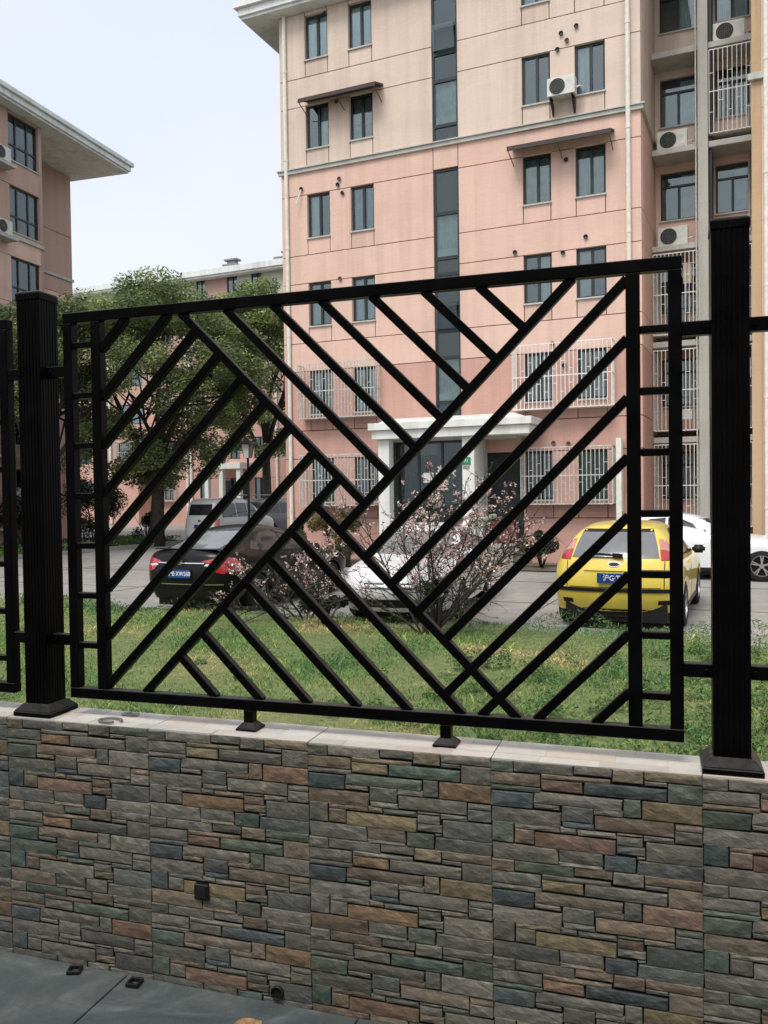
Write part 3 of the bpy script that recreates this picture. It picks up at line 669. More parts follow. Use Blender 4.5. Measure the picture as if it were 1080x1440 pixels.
def main_building():
    r = thing('apartment_building', 'six storey pink apartment block with white entrance canopy behind the parked cars', 'building', bpos(0, 0, 0), RB)
    WD = 10.62; wt = [3.04 + 2.65 * k for k in range(6)]; cols = [(.90, 1.65), (2.36, 3.09), (7.53, 8.28), (8.95, 9.71)]; S0, S1 = 4.95, 5.69; CZ = 11.72
    MB().box(.02, WD - .02, .222, 12, -.1, 16.5).build('wall_core', 'interior_dark', r)
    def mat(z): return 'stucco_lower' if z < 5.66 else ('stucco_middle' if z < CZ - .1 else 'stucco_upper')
    def pan(x0, x1, z0, z1):
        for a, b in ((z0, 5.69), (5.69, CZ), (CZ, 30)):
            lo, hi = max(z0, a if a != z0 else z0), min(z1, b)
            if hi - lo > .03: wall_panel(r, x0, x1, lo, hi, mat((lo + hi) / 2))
    for k, t in enumerate(wt):
        b = t - 1.30; lo = t - 1.80; top = t + .85 if k == 5 else None
        xs = [0] + [q for c in cols for q in c] + [WD]
        porch = k == 0
        # band with windows
        segs = [(0, .90), (1.65, 2.36), (3.09, S0), (S1, 7.53), (8.28, 8.95), (9.71, WD)]
        for a, c in segs:
            if porch and (a, c) == (3.09, S0): c = 3.60
            if porch and (a, c) == (S1, 7.53): a = 7.46
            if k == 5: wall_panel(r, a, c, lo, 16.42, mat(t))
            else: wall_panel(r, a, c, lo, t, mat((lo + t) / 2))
        for a, c in cols:
            wall_panel(r, a, c, lo, b, mat(lo).replace('stucco', 'stain') if random.random() < .6 else mat(lo))
            if k == 5: wall_panel(r, a, c, t, 16.42, mat(t))
            window(r, T(a, 0, b), c - a, t - b)
        # spandrel band below
        z1 = lo; z0 = wt[k - 1] if k else -.1
        for a, c in ((0, S0), (S1, WD)):
            if k == 0:
                a2, c2 = (a, 3.60) if a == 0 else (7.46, c)
                wall_panel(r, a2, c2, z0, z1, 'stucco_lower')
            elif k == 1 and False: pass
            else: pan(a, c, z0, z1)
    # around the stair strip
    pan(S0, S1, 11.05, 11.80)
    wall_panel(r, 3.60, 7.46, 3.04, 4.07, 'stucco_lower') if False else None
    pan(S0, S1, 3.5, 4.05)
    for z0, z1 in ((4.07, 11.03), (11.82, 16.42)):
        m = MB(); f = .05; zs = [z0]; z = z0; i = 0
        steps = [.45, 1.25, .75, .2 + .55, .85] * 3
        while z < z1 - .5: z = min(z + steps[i % len(steps)], z1); i += 1; zs.append(z)
        zs[-1] = z1; w = S1 - S0
        m.box(0, f, .06, .13, z0, z1).box(w - f, w, .06, .13, z0, z1)
        for q in zs: m.box(f, w - f, .05, .13, max(q - .045, z0), min(q + .045, z1))
        fr = m.build('stair_window', 'frame_dark', r); fr.location = (S0, 0, 0)
        for i in range(len(zs) - 1):
            a, b = zs[i] + .03, zs[i + 1] - .03
            if i % 5 == 3: 
                p = MB().box(f, w - f, -.006, .006, 0, b - a).build('pane', 'stair_glass', fr); p.location = (0, -.06, a + .02); p.rotation_euler = (R(7), 0, 0)
            else: MB().box(f, w - f, .085, .093, a, b).build('pane', 'stair_glass', fr)
            if i % 5 == 1:
                V = []; n = 26
                for q in range(n + 1): x = f + (w - 2 * f) * q / n; V += [(x, .17 + .012 * math.sin(q * 2.3), a), (x, .17 + .012 * math.sin(q * 2.3), b)]
                MB().add(V, [(2 * q, 2 * q + 2, 2 * q + 3, 2 * q + 1) for q in range(n)]).build('railing_mesh', 'curtain', fr)
                MB().box(f + .02, w - f - .02, .10, .16, a, a + .22).build('ledge', 'white_paint', fr)
    # cornice band with its return on the right side
    MB().box(-.06, WD + .06, -.07, -.0, CZ - .06, CZ + .05).box(-.10, WD + .10, -.11, -.0, CZ + .05, CZ + .09).build('cornice', 'grey_render', r, .005)
    # right return wall
    for k, t in enumerate(wt):
        for z0, z1 in ((t - 1.8, t if k < 5 else 16.42), (t - 2.65 if k else -.1, t - 1.8)):
            for a, b in ((z0, 5.69), (5.69, CZ), (CZ, 30)):
                lo, hi = max(z0, a), min(z1, b)
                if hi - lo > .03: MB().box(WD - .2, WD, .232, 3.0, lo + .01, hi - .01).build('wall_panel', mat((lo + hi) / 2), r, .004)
    MB().box(WD, WD + .08, 0.001, 3.0, CZ - .06, CZ + .05).build('cornice', 'grey_render', r, .004)
    # eaves
    MB().box(-1.05, WD + .6, -.45, 12.6, 16.42, 16.50).build('soffit', 'eave_paint', r)
    MB().box(-1.12, WD + .66, -.52, 12.7, 16.502, 16.72).box(-1.22, WD + .76, -.62, 12.8, 16.722, 16.90).build('eave_fascia', 'eave_paint', r, .01)
    MB().frustum(WD / 2 - .25, 6.1, 16.902, 18.6, WD / 2 + .9, 6.6, WD / 2 - 3, 1.0).build('roof', 'sign_grey', r)
    drainpipe(r, .22, -.07, .1, 16.4, .06); drainpipe(r, 10.30, -.07, 1.9, 16.4, .062)
    # bays on the right, set back 3 m
    MB().box(WD + .002, 13.6, 3.23, 12, -.1, 16.5).build('bay_core', 'interior_dark', r)
    for k in range(-1, 6):
        sz = 3.25 + 2.65 * k if k >= 0 else .6
        if k >= 0:
            for a, b in ((WD + .004, 11.836), (12.10, 13.2)):
                MB().box(a, b, 2.10, 3.22, sz, sz + .16).build('ledge', 'grey_render', r, .01)
        t = 3.04 + 2.65 * (k + 1); 
        if k == 5: continue
        z_lo, z_hi = (sz + .16 if k >= 0 else -.1), 3.25 + 2.65 * (k + 1)
        for n_, (a, b) in enumerate(((WD + .004, 11.84), (12.10, 13.2))):
            w0, w1 = a + .14, b - .08; zb = t - 1.35
            m = 'stucco_lower' if k < 1 else ('stucco_middle' if k < 3 else 'stucco_upper')
            MB().box(a, b, 3.0, 3.22, z_lo, zb).build('wall_panel', m, r); MB().box(a, b, 3.0, 3.22, t, z_hi).build('wall_panel', m, r)
            MB().box(a, w0, 3.0, 3.22, zb, t).build('wall_panel', m, r); MB().box(w1, b, 3.0, 3.22, zb, t).build('wall_panel', m, r)
            window(r, T(w0, 3.0, zb), w1 - w0, t - zb, 'transom', random.choice(['both', 'right', 'left']))
            if (n_ == 0 and k < 2) or (n_ == 1 and k in (-1, 0, 1, 3)):
                grille(r, a + .03, b - .03, max(z_lo, zb - .75), t + .12 if k >= 0 else 3.2, 2.05, 'grille_white', yb=3.0)
    MB().box(11.84, 12.10, 2.0, 3.22, -.1, 16.42).build('pillar', 'grey_render', r, .01)
    drainpipe(r, 11.79, 2.0, 0, 16.3, .02, 'grille_steel')
    MB().box(12.101, 12.19, 2.2, 2.98, .1, 16.3).build('dark_gap_strip', 'frame_dark', r, .005)  # added dark strip stands in for the shaded gap beside the pillar
    for x, z0, z1 in ((10.70, 5.2, 9.4), (11.62, .4, 8.0), (13.1, 2.0, 12.5), (12.30, .4, 7.2)): MB().tube([(x, 2.93, z0), (x, 2.93, z1)], .022, 6).build('conduit', 'pvc' if x < 11 else 'grille_steel', r)
    for x, z, w in ((11.0, 6.6, .5), (12.5, 6.35, .6), (11.1, 3.9, .55), (12.6, 3.75, .5)): MB().box(x, x + w, 2.25, 2.6, z, z + .28).build('flower_box', random.choice(['dusty_metal', 'ac_white', 'maroon']), r, .01)
    for x0, x1, z in ((10.7, 11.75, 8.2), (12.2, 13.1, 5.5)):
        ln = MB().tube([(x0, 2.3, z), (x1, 2.3, z)], .012, 5).build('clothes_rail', 'grille_white', r)
        for i, m in enumerate(('curtain_blue', 'curtain_white', 'curtain_beige')):
            a = x0 + .12 + i * .3; V = []; n = 6
            for q in range(n + 1): xx = a + .22 * q / n; yy = 2.3 + .012 * math.sin(q * 1.8); V += [(xx, yy, z - .01), (xx, yy + .01, z - .45 - .05 * i)]
            MB().add(V, [(2 * q, 2 * q + 2, 2 * q + 3, 2 * q + 1) for q in range(n)]).build('laundry', m, ln, 0, True)
    # neighbouring block edge
    MB().box(13.2, 13.42, -.4, 10, -.1, 16.42).build('corner_wall', 'stucco_ochre', r, .01)
    for k, t in enumerate(wt): MB().box(13.42, 22, -.4, 10, (t - 2.65 if k else -.1) + .01, t if k < 5 else 16.42).build('wall_panel', 'stucco_lower' if k < 2 else ('stucco_middle' if k < 4 else 'stucco_upper'), r, .004)
    MB().box(13.12, 22, -.5, -.4, CZ - .06, CZ + .09).build('cornice', 'grey_render', r, .005); drainpipe(r, 13.52, -.48, .1, 16.4, .06)
    MB().box(12.6, 23, -1.0, 10, 16.43, 16.95).build('eave_fascia', 'eave_paint', r, .01)
    # awnings
    for x0, x1, z in ((.95, 3.45, 13.68), (7.25, 9.95, 11.18)):
        m = MB(); m.prism([(0.0, z + .10), (-.58, z - .08), (-.60, z - .20), (-.56, z - .20), (-.54, z - .12), (0, z + .04)], 'x', x0, x1); o = m.build('awning', 'awning_brown', r)
        for x in (x0 + .04, (x0 + x1) / 2, x1 - .04): MB().bar((x, -.02, z - .42), (x, -.60, z - .2), .02, .02, (1, 0, 0)).build('awning_arm', 'rust', o)
    # exhaust outlets
    for x, z in ((8.60, 14.02), (8.75, 13.80), (9.0, 14.12), (8.5, 13.62), (2.0, 11.28), (2.1, 10.85), (.72, 11.18), (1.95, 11.12), (8.7, 10.7), (9.2, 8.62), (7.3, 8.45), (8.6, 8.28), (1.95, 13.55), (1.98, 8.35), (1.6, 16.2), (8.6, 5.3), (8.3, 3.25), (8.7, 3.22), (8.3, 5.9)):
        MB().lathe([(0, .0), (.045, -.0), (.045, -.03), (.062, -.05), (.05, -.055), (.03, -.03), (0, -.02)], 14, 'y', (x, -.004, z)).build('vent_pipe', 'frame_dark' if random.random() < .6 else 'rust', r)
    MB().tube([(.72, -.05, 11.15), (.6, -.16, 10.7)], .02, 6).build('loose_pipe', 'pvc', r)
    # security cages on the two lower storeys
    for x0, x1, z0, z1, m in ((.70, 3.22, 4.22, 5.82, 'grille_steel'), (.72, 3.2, 1.62, 3.12, 'grille_steel'), (7.30, 9.90, 4.15, 5.85, 'grille_white'), (7.50, 9.9, 1.62, 3.12, 'grille_steel')): grille(r, x0, x1, z0, z1, -.42, m)
    MB().box(9.98, 10.12, -.4, -.05, .1, 3.3).build('pipe_casing', 'pvc', r, .01)
    # entrance
    cn = MB().box(3.50, 7.95, -1.25, -.005, 3.46, 3.70).build('canopy', 'white_paint', r, .008); MB().box(3.42, 8.03, -1.34, -.004, 3.703, 3.90).build('canopy_fascia', 'white_paint', cn, .008)
    MB().prism([(3.6, 3.905), (7.85, 3.905), (7.5, 4.02), (3.9, 4.02)], 'y', -1.1, -.3).build('canopy_roof', 'white_paint', cn)
    for a, b in ((3.62, 3.95), (6.08, 6.42)): MB().box(a, b, -1.1, -.78, -.1, 3.46).build('pillar', 'white_paint', r, .01)
    MB().box(3.60, 3.62, -.75, .3, .0, 3.46).build('porch_side', 'white_paint', r); MB().box(6.10, 6.38, -.77, 1.6, .0, 3.46).build('porch_side', 'white_paint', r)
    MB().box(3.62, 7.46, -1.15, 2.2, -.1, .55).build('porch_floor', 'kerb_stone', r, .01)
    for i in range(3): MB().box(3.7, 6.0, -1.45 - .3 * i, -1.152 - .3 * i, -.1, .42 - .16 * i).build('step', 'kerb_stone', r, .01)
    MB().box(3.62, 7.46, 2.2, 2.3, .5, 3.46).build('porch_back', 'interior_dark', r); MB().box(3.62, 7.46, -.7, 2.2, 3.40, 3.457).build('porch_ceiling', 'grey_render', r)
    MB().box(7.44, 7.46, -.02, 2.2, .5, 3.46).build('porch_side', 'interior_dark', r)
    d = MB(); zt = 3.40
    for x in (3.98, 4.62, 5.32, 6.04): d.box(x - .035, x + .035, -.56, -.5, .56, zt)
    d.box(3.98, 6.04, -.56, -.5, zt - .07, zt).box(3.98, 6.04, -.565, -.495, 1.55, 1.62).box(3.98, 6.04, -.56, -.5, .56, .66); dr = d.build('entrance_door', 'frame_dark', r)
    for a, b in ((3.98, 4.62), (4.62, 5.32), (5.32, 6.04)):
        for c, e in ((.66, 1.55), (1.62, zt - .07)): MB().box(a + .035, b - .035, -.535, -.527, c, e).build('pane', 'stair_glass', dr)
    MB().box(4.75, 5.05, -.541, -.537, 2.25, 2.52).build('notice', 'paper', dr)
    for x, z in ((5.25, 2.62), (5.62, 2.55), (5.2, 2.45)):
        f = MB()
        for i in range(5): t = i * 2 * math.pi / 5; f.bar((x, -.5375, z), (x + .09 * math.cos(t), -.5375, z + .11 * math.sin(t)), .045, .003)
        f.build('flower_decal', 'paper', dr)
    MB().box(6.5, 7.3, -.2, .1, .56, 1.15).build('parapet', 'maroon', r, .01); MB().box(6.95, 7.35, .7, 1.0, .56, 1.9).build('letterbox_bank', 'dusty_metal', r, .01)
    # house number plate, handrail
    s = thing('house_number_sign', 'green house number plate with white digits on the entrance pillar', 'sign', bpos(6.20, -1.112, 2.80), RB)
    MB().box(-.12, .12, -.008, .008, -.10, .10).build('plate', 'sign_green', s, .002); o = link('digits', text_mesh('71', .13, 'white_print'), s, (0, -.011, 0)); o.rotation_euler = (R(90), 0, 0)
    MB().box(-.09, .09, -.006, .006, -.2, -.13).build('small_plate', 'sign_grey', s, .002)
    h = thing('ramp_handrail', 'white bent tube handrail beside the entrance steps behind the blossoms', 'handrail', bpos(6.9, -3.6, 0), RB)
    MB().tube([(.25, 1.9, 1.35), (.15, 1.0, 1.3), (.05, .3, 1.25), (0, .08, 1.18), (0, 0, 1.05), (0, 0, 0)], .06, 10).build('rail', 'pvc', h, 0, True)
    MB().tube([(.15, 1.0, 1.28), (.15, 1.0, 0)], .045, 8).build('post', 'pvc', h, 0, True)
    # outdoor units
    ac_unit(bpos(8.66, -.42, 12.22), RB, 'white air conditioner on brackets between two windows of the pink facade', bracket=True, w=.72, h=.5)
    ac_unit(bpos(11.15, 2.28, 3.41 + 2.65 * 3), RB, 'old air conditioner on the recessed balcony ledge, upper of two left of the pillar')
    ac_unit(bpos(11.15, 2.28, 3.41 + 2.65 * 2), RB, 'air conditioner with dark fan on the recessed ledge, lower of two left of the pillar')
    ac_unit(bpos(12.62, 2.28, 3.41 + 2.65 * 4), RB, 'air conditioner above the white barred cage right of the pillar')
    ac_unit(bpos(12.62, 2.28, 3.41 + 2.65 * 2), RB, 'air conditioner just above the right fence post, below a curtained window')
    return r
main_building()

RL = RB + R(7)
def lbp(x, y, z):      # left block: turned 7 degrees about its window bay
    a = R(7); y -= 1.6; return bpos(-12.2 + x * math.cos(a) - y * math.sin(a), 1.6 + x * math.sin(a) + y * math.cos(a), z)
def left_building():
    r = thing('apartment_building', 'pink apartment block with deep eaves cut off by the left edge', 'building', lbp(0, 0, 0), RL)
    # local x+ = outward face at 0, far wing set back 2.8 m
    MB().box(-10, -.222, -14, 2.62, -.1, 16.4).box(-10, -2.22, 2.62, 7.3, -.1, 16.4).build('wall_core', 'interior_dark', r)
    M = lambda z: 'stucco_lower' if z < 5 else ('stucco_middle' if z < 11.6 else 'stucco_far')
    MB().box(-.222, 0, 2.45, 2.62, -.1, 16.4).build('corner_wall', 'stucco_far', r, .01); MB().box(-2.18, -.222, 2.6205, 2.63, -.1, 16.4).build('end_wall', 'stucco_far', r)
    for k in range(6):
        t = 3.04 + 2.65 * k; b = t - 1.72; z0 = t - 2.65 if k else -.1; z1 = t if k < 5 else 16.4
        P = lambda y0, y1, a, c: MB().box(-.2215, 0, y0 + .01, y1 - .01, a + .01, c - .01).build('wall_panel', M(a), r, .004)
        ws = [(-13.4, -11.2), (-9.8, -7.6), (-6.0, -3.8), (-2.4, -.4), (.8, 2.42)]
        P(-14, 2.45, z0, b)
        ys = [-14] + [q for w in ws for q in w] + [2.45]
        for i in range(0, len(ys), 2): P(ys[i], ys[i + 1], b, z1)
        for a, c in ws:
            if k == 5: P(a, c, t, z1)
            w = window(r, T(0, a, b, R(90)), c - a, t - b, 'three', random.choice(['both', 'right', 'both']))
            # T with 90 deg rotation: local y points to -x (into the wall)
        MB().box(-2.221, -2.2, 2.64, 7.29, z0 + .012, t - .012 if k < 5 else 16.4).build('wall_panel', M(z0 + 1), r, .004)
        MB().box(.0, .5, -.55, .62, b - .52, b - .42).build('ledge', 'grey_render', r, .01)
    MB().box(0, .06, -14, 2.62, 11.66, 11.78).build('cornice', 'grey_render', r); MB().box(-2.2, -2.14, 2.64, 7.34, 11.66, 11.78).build('cornice', 'grey_render', r)
    MB().box(-10.5, .50, -14.5, 7.80, 16.402, 16.48).build('soffit', 'eave_paint', r)
    MB().box(-10.5, .58, -14.5, 7.88, 16.482, 16.70).box(-10.5, .68, -14.5, 7.98, 16.702, 16.88).build('eave_fascia', 'eave_paint', r, .01)
    MB().frustum(-5, -3.3, 16.882, 18.5, 5.6, 11.2, 2.5, 8).build('roof', 'sign_grey', r)
    ac_unit(lbp(.44, .0, 14.58 - .42), RL + R(90), 'air conditioner on the upper ledge at the left edge of the picture')
    ac_unit(lbp(.44, .0, 11.93 - .42), RL + R(90), 'air conditioner on the lower ledge at the left edge of the picture')
left_building()

def far_building():
    r = thing('apartment_building', 'distant pink apartment block rising behind the trees', 'building', bpos(-20, 23.8, 0), RB)
    x0, x1 = -16, 11
    MB().box(x0, x1, .222, 11, -.1, 15.7).build('wall_core', 'interior_dark', r)
    ws = [(-14.6, -13.4), (-11.0, -9.8), (-7.4, -5.2), (-3.5, -2.7), (-.6, .1), (1.8, 2.6), (3.64, 4.4), (6.2, 7.0), (8.6, 9.4)]
    for k in range(6):
        t = 3.04 + 2.60 * k; b = t - 1.35; z0 = t - 2.60 if k else -.1; z1 = t if k < 5 else 16.0
        m = 'stucco_lower' if k < 3 else ('stucco_far' if k < 5 else 'stucco_cream'); ys = [x0] + [q for w in ws for q in w] + [x1]
        MB().box(x0, x1, 0, .221, z0 + .01, b - .01).build('wall_panel', m, r)
        for i in range(0, len(ys), 2): MB().box(ys[i], ys[i + 1], .001, .221, b, z1 - .01).build('wall_panel', m if (i + k) % 5 else 'stucco_far', r)
        for a, c in ws:
            window(r, T(a, 0, b), c - a, t - b, 'two', sill=False)
            if k == 5: MB().box(a, c, .001, .221, t, 16.0).build('wall_panel', m, r)
        if k < 2:
            for a, c in ((-7.5, -5.1), (-3.7, -2.5), (6.0, 7.2)): grille(r, a, c, b - .1, t + .1, -.35, 'grille_steel', step=.16)
    MB().box(-6.4, -4.7, -1.2, -.005, -.1, 4.2).build('stair_wing', 'stucco_lower', r, .01)
    for x in (-1.5, -1.2, -8.0, 5.4): drainpipe(r, x, -.1, .1, 15.6, .09)
    MB().box(x0 - .5, x1 + .5, -.6, 11.5, 16.0, 16.12).build('soffit', 'eave_paint', r); MB().box(x0 - .6, x1 + .6, -.7, 11.6, 16.12, 16.5).build('eave_fascia', 'eave_paint', r, .01)
    MB().frustum((x0 + x1) / 2, 5.4, 16.5, 17.0, 13.8, 6, 11, 2).build('roof', 'sign_grey', r)
    for x, w in ((1.2, .55), (5.6, 1.0)):
        c = MB().box(x - w, x + w, 1.2, 1.9, 16.9, 17.25).build('roof_vent', 'sign_grey', r); MB().box(x - .3, x + .3, 1.4, 1.8, 17.25, 17.5).box(x - .5, x + .5, 1.3, 1.9, 17.5, 17.6).build('vent_cap', 'sign_grey', c)
    MB().box(.9, 3.6, -1.6, -.005, 3.6, 4.0).build('canopy', 'white_paint', r, .01)
    for x in (1.0, 2.1, 3.4): MB().box(x - .14, x + .14, -1.5, -1.2, -.1, 3.6).build('pillar', 'white_paint', r)
    for a, c in ((1.2, 1.9), (2.3, 3.2)): MB().box(a, c, -.02, -.004, .2, 2.9).build('door', 'frame_dark', r)
far_building()

# ------------------------------------------------------------------ cars
def car_body(cols, crown=.05, bow_f=.16, bow_r=.10, level=2):
    """cols: front to rear; each has five (x, y, z) side points from sill to top edge; returns the smoothed mesh and its BVH"""
    lat = [-1, -.55, 0, .55, 1]; n = len(cols); V = []; F = []
    def add(p): V.append(p); return len(V) - 1
    Lf = [[add((x, y, z)) for x, y, z in c] for c in cols]; Rt = [[add((x, -y, z)) for x, y, z in c] for c in cols]
    def row(c, k, bow):
        x, y, z = c[k]; out = [None] * 5
        for i in (1, 2, 3): q = lat[i]; out[i] = add((x + bow * (1 - q * q), -q * y * (1.0), z + (crown * (1 - q * q) if k == 4 else 0)))
        return out
    top = []
    for i, c in enumerate(cols):
        bow = bow_f if i == 0 else (-bow_r if i == n - 1 else (bow_f * .6 if c[4][2] < 1.02 and c[4][0] > .5 else (-bow_r * .5 if c[4][2] < 1.12 and c[4][0] < -1 else 0)))
        r = row(c, 4, bow); r[0] = Lf[i][4]; r[4] = Rt[i][4]; top.append(r)
    for i in range(n - 1):
        for k in range(4):
            F.append((Lf[i][k], Lf[i][k + 1], Lf[i + 1][k + 1], Lf[i + 1][k])); F.append((Rt[i][k], Rt[i + 1][k], Rt[i + 1][k + 1], Rt[i][k + 1]))
        for q in range(4): F.append((top[i][q], top[i][q + 1], top[i + 1][q + 1], top[i + 1][q]))
    for i, bow in ((0, bow_f), (n - 1, -bow_r)):
        rows = []
        for k in range(4):
            r = row(cols[i], k, bow); r[0] = Lf[i][k]; r[4] = Rt[i][k]; rows.append(r)
        rows.append(top[i])
        for k in range(4):
            for q in range(4):
                f = (rows[k][q], rows[k][q + 1], rows[k + 1][q + 1], rows[k + 1][q]); F.append(f if i == 0 else f[::-1])
    me = bpy.data.meshes.new('body'); me.from_pydata(V, [], F); bm = bmesh.new(); bm.from_mesh(me); bmesh.ops.recalc_face_normals(bm, faces=bm.faces); bm.to_mesh(me); bm.free()
    o = bpy.data.objects.new('tmp', me); COL.objects.link(o); s = o.modifiers.new('s', 'SUBSURF'); s.levels = level; s.render_levels = level
    dg = bpy.context.evaluated_depsgraph_get(); out = bpy.data.meshes.new_from_object(o.evaluated_get(dg)); bpy.data.objects.remove(o); out.shade_smooth()
    bvh = BVHTree.FromPolygons([v.co.copy() for v in out.vertices], [tuple(p.vertices) for p in out.polygons]); return out, bvh
def patch(bvh, poly, axis, sgn, mat, name, parent, off=.006, skirt=.03, res=.09):
    """flat outline laid onto the body surface; axis 'x': outline in (y, z) seen from front (+1) or rear (-1); axis 'y': outline in (x, z)"""
    bm = bmesh.new(); d = Vector((-sgn, 0, 0)) if axis == 'x' else Vector((0, -sgn, 0))
    P = lambda p: Vector((sgn * 4, p[0], p[1])) if axis == 'x' else Vector((p[0], sgn * 4, p[1]))
    f = bm.faces.new([bm.verts.new(P(p)) for p in poly]); bmesh.ops.triangulate(bm, faces=[f])
    for _ in range(5):
        e = [q for q in bm.edges if q.calc_length() > res]
        if not e: break
        bmesh.ops.subdivide_edges(bm, edges=e, cuts=1); bmesh.ops.triangulate(bm, faces=[q for q in bm.faces if len(q.verts) > 3])
    last = None
    for v in bm.verts:
        h, nrm, i, t = bvh.ray_cast(v.co, d)
        if h is None:
            h, nrm, i, t = bvh.find_nearest(v.co - (-d) * (4 - 1.9 if axis == 'x' else 4 - .8)); 
        v.co = (Vector((h.x, v.co.y, v.co.z)) if axis == 'x' else Vector((v.co.x, h.y, v.co.z))) - d * off
    be = [e for e in bm.edges if e.is_boundary]; r = bmesh.ops.extrude_edge_only(bm, edges=be)
    for v in [g for g in r['geom'] if isinstance(g, bmesh.types.BMVert)]: v.co += d * skirt
    bmesh.ops.recalc_face_normals(bm, faces=bm.faces); me = bpy.data.meshes.new(name); bm.to_mesh(me); bm.free(); me.materials.append(MATS[mat]); me.shade_smooth()
    try: me.set_sharp_from_angle(angle=R(40))
    except Exception: pass
    return link(name, me, parent)
def ell(cx, cz, a, b, n=20): return [(cx + a * math.cos(t), cz + b * math.sin(t)) for t in [i * 2 * math.pi / n for i in range(n)]]
def mir(poly): return [(-y, z) for y, z in poly][::-1]
WH = {}
def wheel(parent, x, y, z, r=.32, style='five'):
    key = (r, style)
    if key not in WH:
        w = .105
        ty = MB().lathe([(r * .66, -w), (r * .9, -w * 1.02), (r * .985, -w * .8), (r, -w * .4), (r, w * .4), (r * .985, w * .8), (r * .9, w * 1.02), (r * .66, w), (r * .66, -w)], 40, 'y').mesh('wheel', 'rubber', 0, True)
        bk = MB().lathe([(0, .02), (r * .66, .02)], 32, 'y').mesh('brake_disc', 'trim_black')
        m = MB().lathe([(r * .66, -.02), (r * .68, -w * .95), (r * .63, -w * .96), (r * .60, -.03)], 36, 'y')
        if style == 'five':
            for i in range(5):
                t = i * 2 * math.pi / 5 + .3
                for q in (-.13, .13): m.bar((.04 * math.cos(t), -.07, .04 * math.sin(t)), (r * .64 * math.cos(t + q), -.082, r * .64 * math.sin(t + q)), .026, .03)
        else:
            for i in range(10): t = i * 2 * math.pi / 10; m.bar((.03 * math.cos(t), -.07, .03 * math.sin(t)), (r * .64 * math.cos(t), -.08, r * .64 * math.sin(t)), .045, .03)
        m.lathe([(0, -.095), (.05, -.092), (.06, -.06), (.06, 0)], 16, 'y'); rm = m.mesh('rim', 'alloy', 0, False); WH[key] = (ty, bk, rm)
    ty, bk, rm = WH[key]; o = link('wheel', ty, parent, (x, y, z)); o.rotation_euler = (0, 0, 0 if y < 0 else math.pi)
    link('rim', rm, o); link('brake_disc', bk, o); return o
def plate(parent, x, z, body, rear=True, y=0, align='CENTER', tilt=0):
    p = MB().box(-.006, .006, -.22, .22, -.07, .07).build('number_plate', 'plate_blue', parent, .002); p.location = (x, y, z); p.rotation_euler = (0, tilt, 0 if not rear else math.pi)
    if body:
        t = link('characters', text_mesh(body, .105, 'white_print', .001, align), p, (.008, 0, 0)); t.rotation_euler = (R(90), 0, R(90)); t.scale = (.86, 1, 1)
    return p
def mirror(parent, x, y, z, mat, back='trim_black'):
    s = 1 if y > 0 else -1; m = MB().box(-.06, .07, -.10, .10, -.065, .065); o = m.build('side_mirror', mat, parent, .035, True, 3); o.location = (x, y + s * .10, z)
    MB().box(-.02, .03, -s * .16 if s < 0 else -.16, 0 if s > 0 else .16, -.05, -.02).build('mirror_arm', back, o); return o
def car(label, cat_name, loc, heading, group='cars parked between the lawn and the apartment blocks', name='parked_car'):
    return thing(name, label, cat_name, loc, heading, group)     # local +x is the car's nose
AR = [.22, .56, .70, .56, .22]
def arches(xc): return [xc + .45, xc + .31, xc, xc - .31, xc - .45]

def sedan_cols(W=.90, coupe=False):
    fx, rx = 1.38, -1.32; c = []
    c.append([(2.10, .70, .20), (2.27, .79, .42), (2.28, .81, .60), (2.20, .76, .69), (2.10, .68, .74)])
    fz = [[.22, .46, .66, .78, .82], [.57, .62, .72, .81, .85], [.70, .74, .79, .85, .89], [.57, .63, .76, .88, .92], [.22, .5, .78, .90, .95]]
    fy = [[W - .03, W, W, W - .06, W - .14], [W, W + .01, W, W - .05, W - .13], [W + .01, W + .01, W, W - .05, W - .13], [W, W, W, W - .04, W - .14], [W - .03, W, W, W - .03, W - .14]]
    for x, z, y in zip(arches(fx), fz, fy): c.append([(x, y[k], z[k]) for k in range(5)])
    c.append([(.35, W - .03, .2), (.35, W, .5), (.35, W, .79), (.35, W - .04, .94), (.12, .57, 1.355)])
    c.append([(-.35, W - .03, .2), (-.35, W, .5), (-.35, W, .80), (-.35, W - .04, .96), (-.40, .58, 1.42)])
    rz = [[.22, .5, .8, .98, 1.385], [.57, .63, .82, 1.0, 1.32], [.70, .74, .84, 1.02, 1.22], [.57, .65, .86, 1.03, 1.12], [.24, .52, .86, 1.03, 1.075]]
    tx = [-.98, -1.22, -1.5, -1.76, -1.95]; ty = [.56, .56, .58, .64, .67]
    for i, x in enumerate(arches(rx)): c.append([(x, W - .02, rz[i][0]), (x, W + .005, rz[i][1]), (x, W, rz[i][2]), (x, W - .05, rz[i][3]), (tx[i], ty[i], rz[i][4])])
    c.append([(-2.13, .74, .26), (-2.27, .81, .50), (-2.26, .81, .80), (-2.22, .76, .99), (-2.16, .68, 1.05)])
    return c, fx, rx
def common(r, bvh, body_mat, fx, rx, ww, wr=.32, style='five'):
    MB().box(-2.02, 1.95, -.70, .70, .13, .5).build('underbody', 'trim_black', r)
    for x in (fx, rx):
        for y in (-ww, ww): wheel(r, x, y, wr, wr, style)

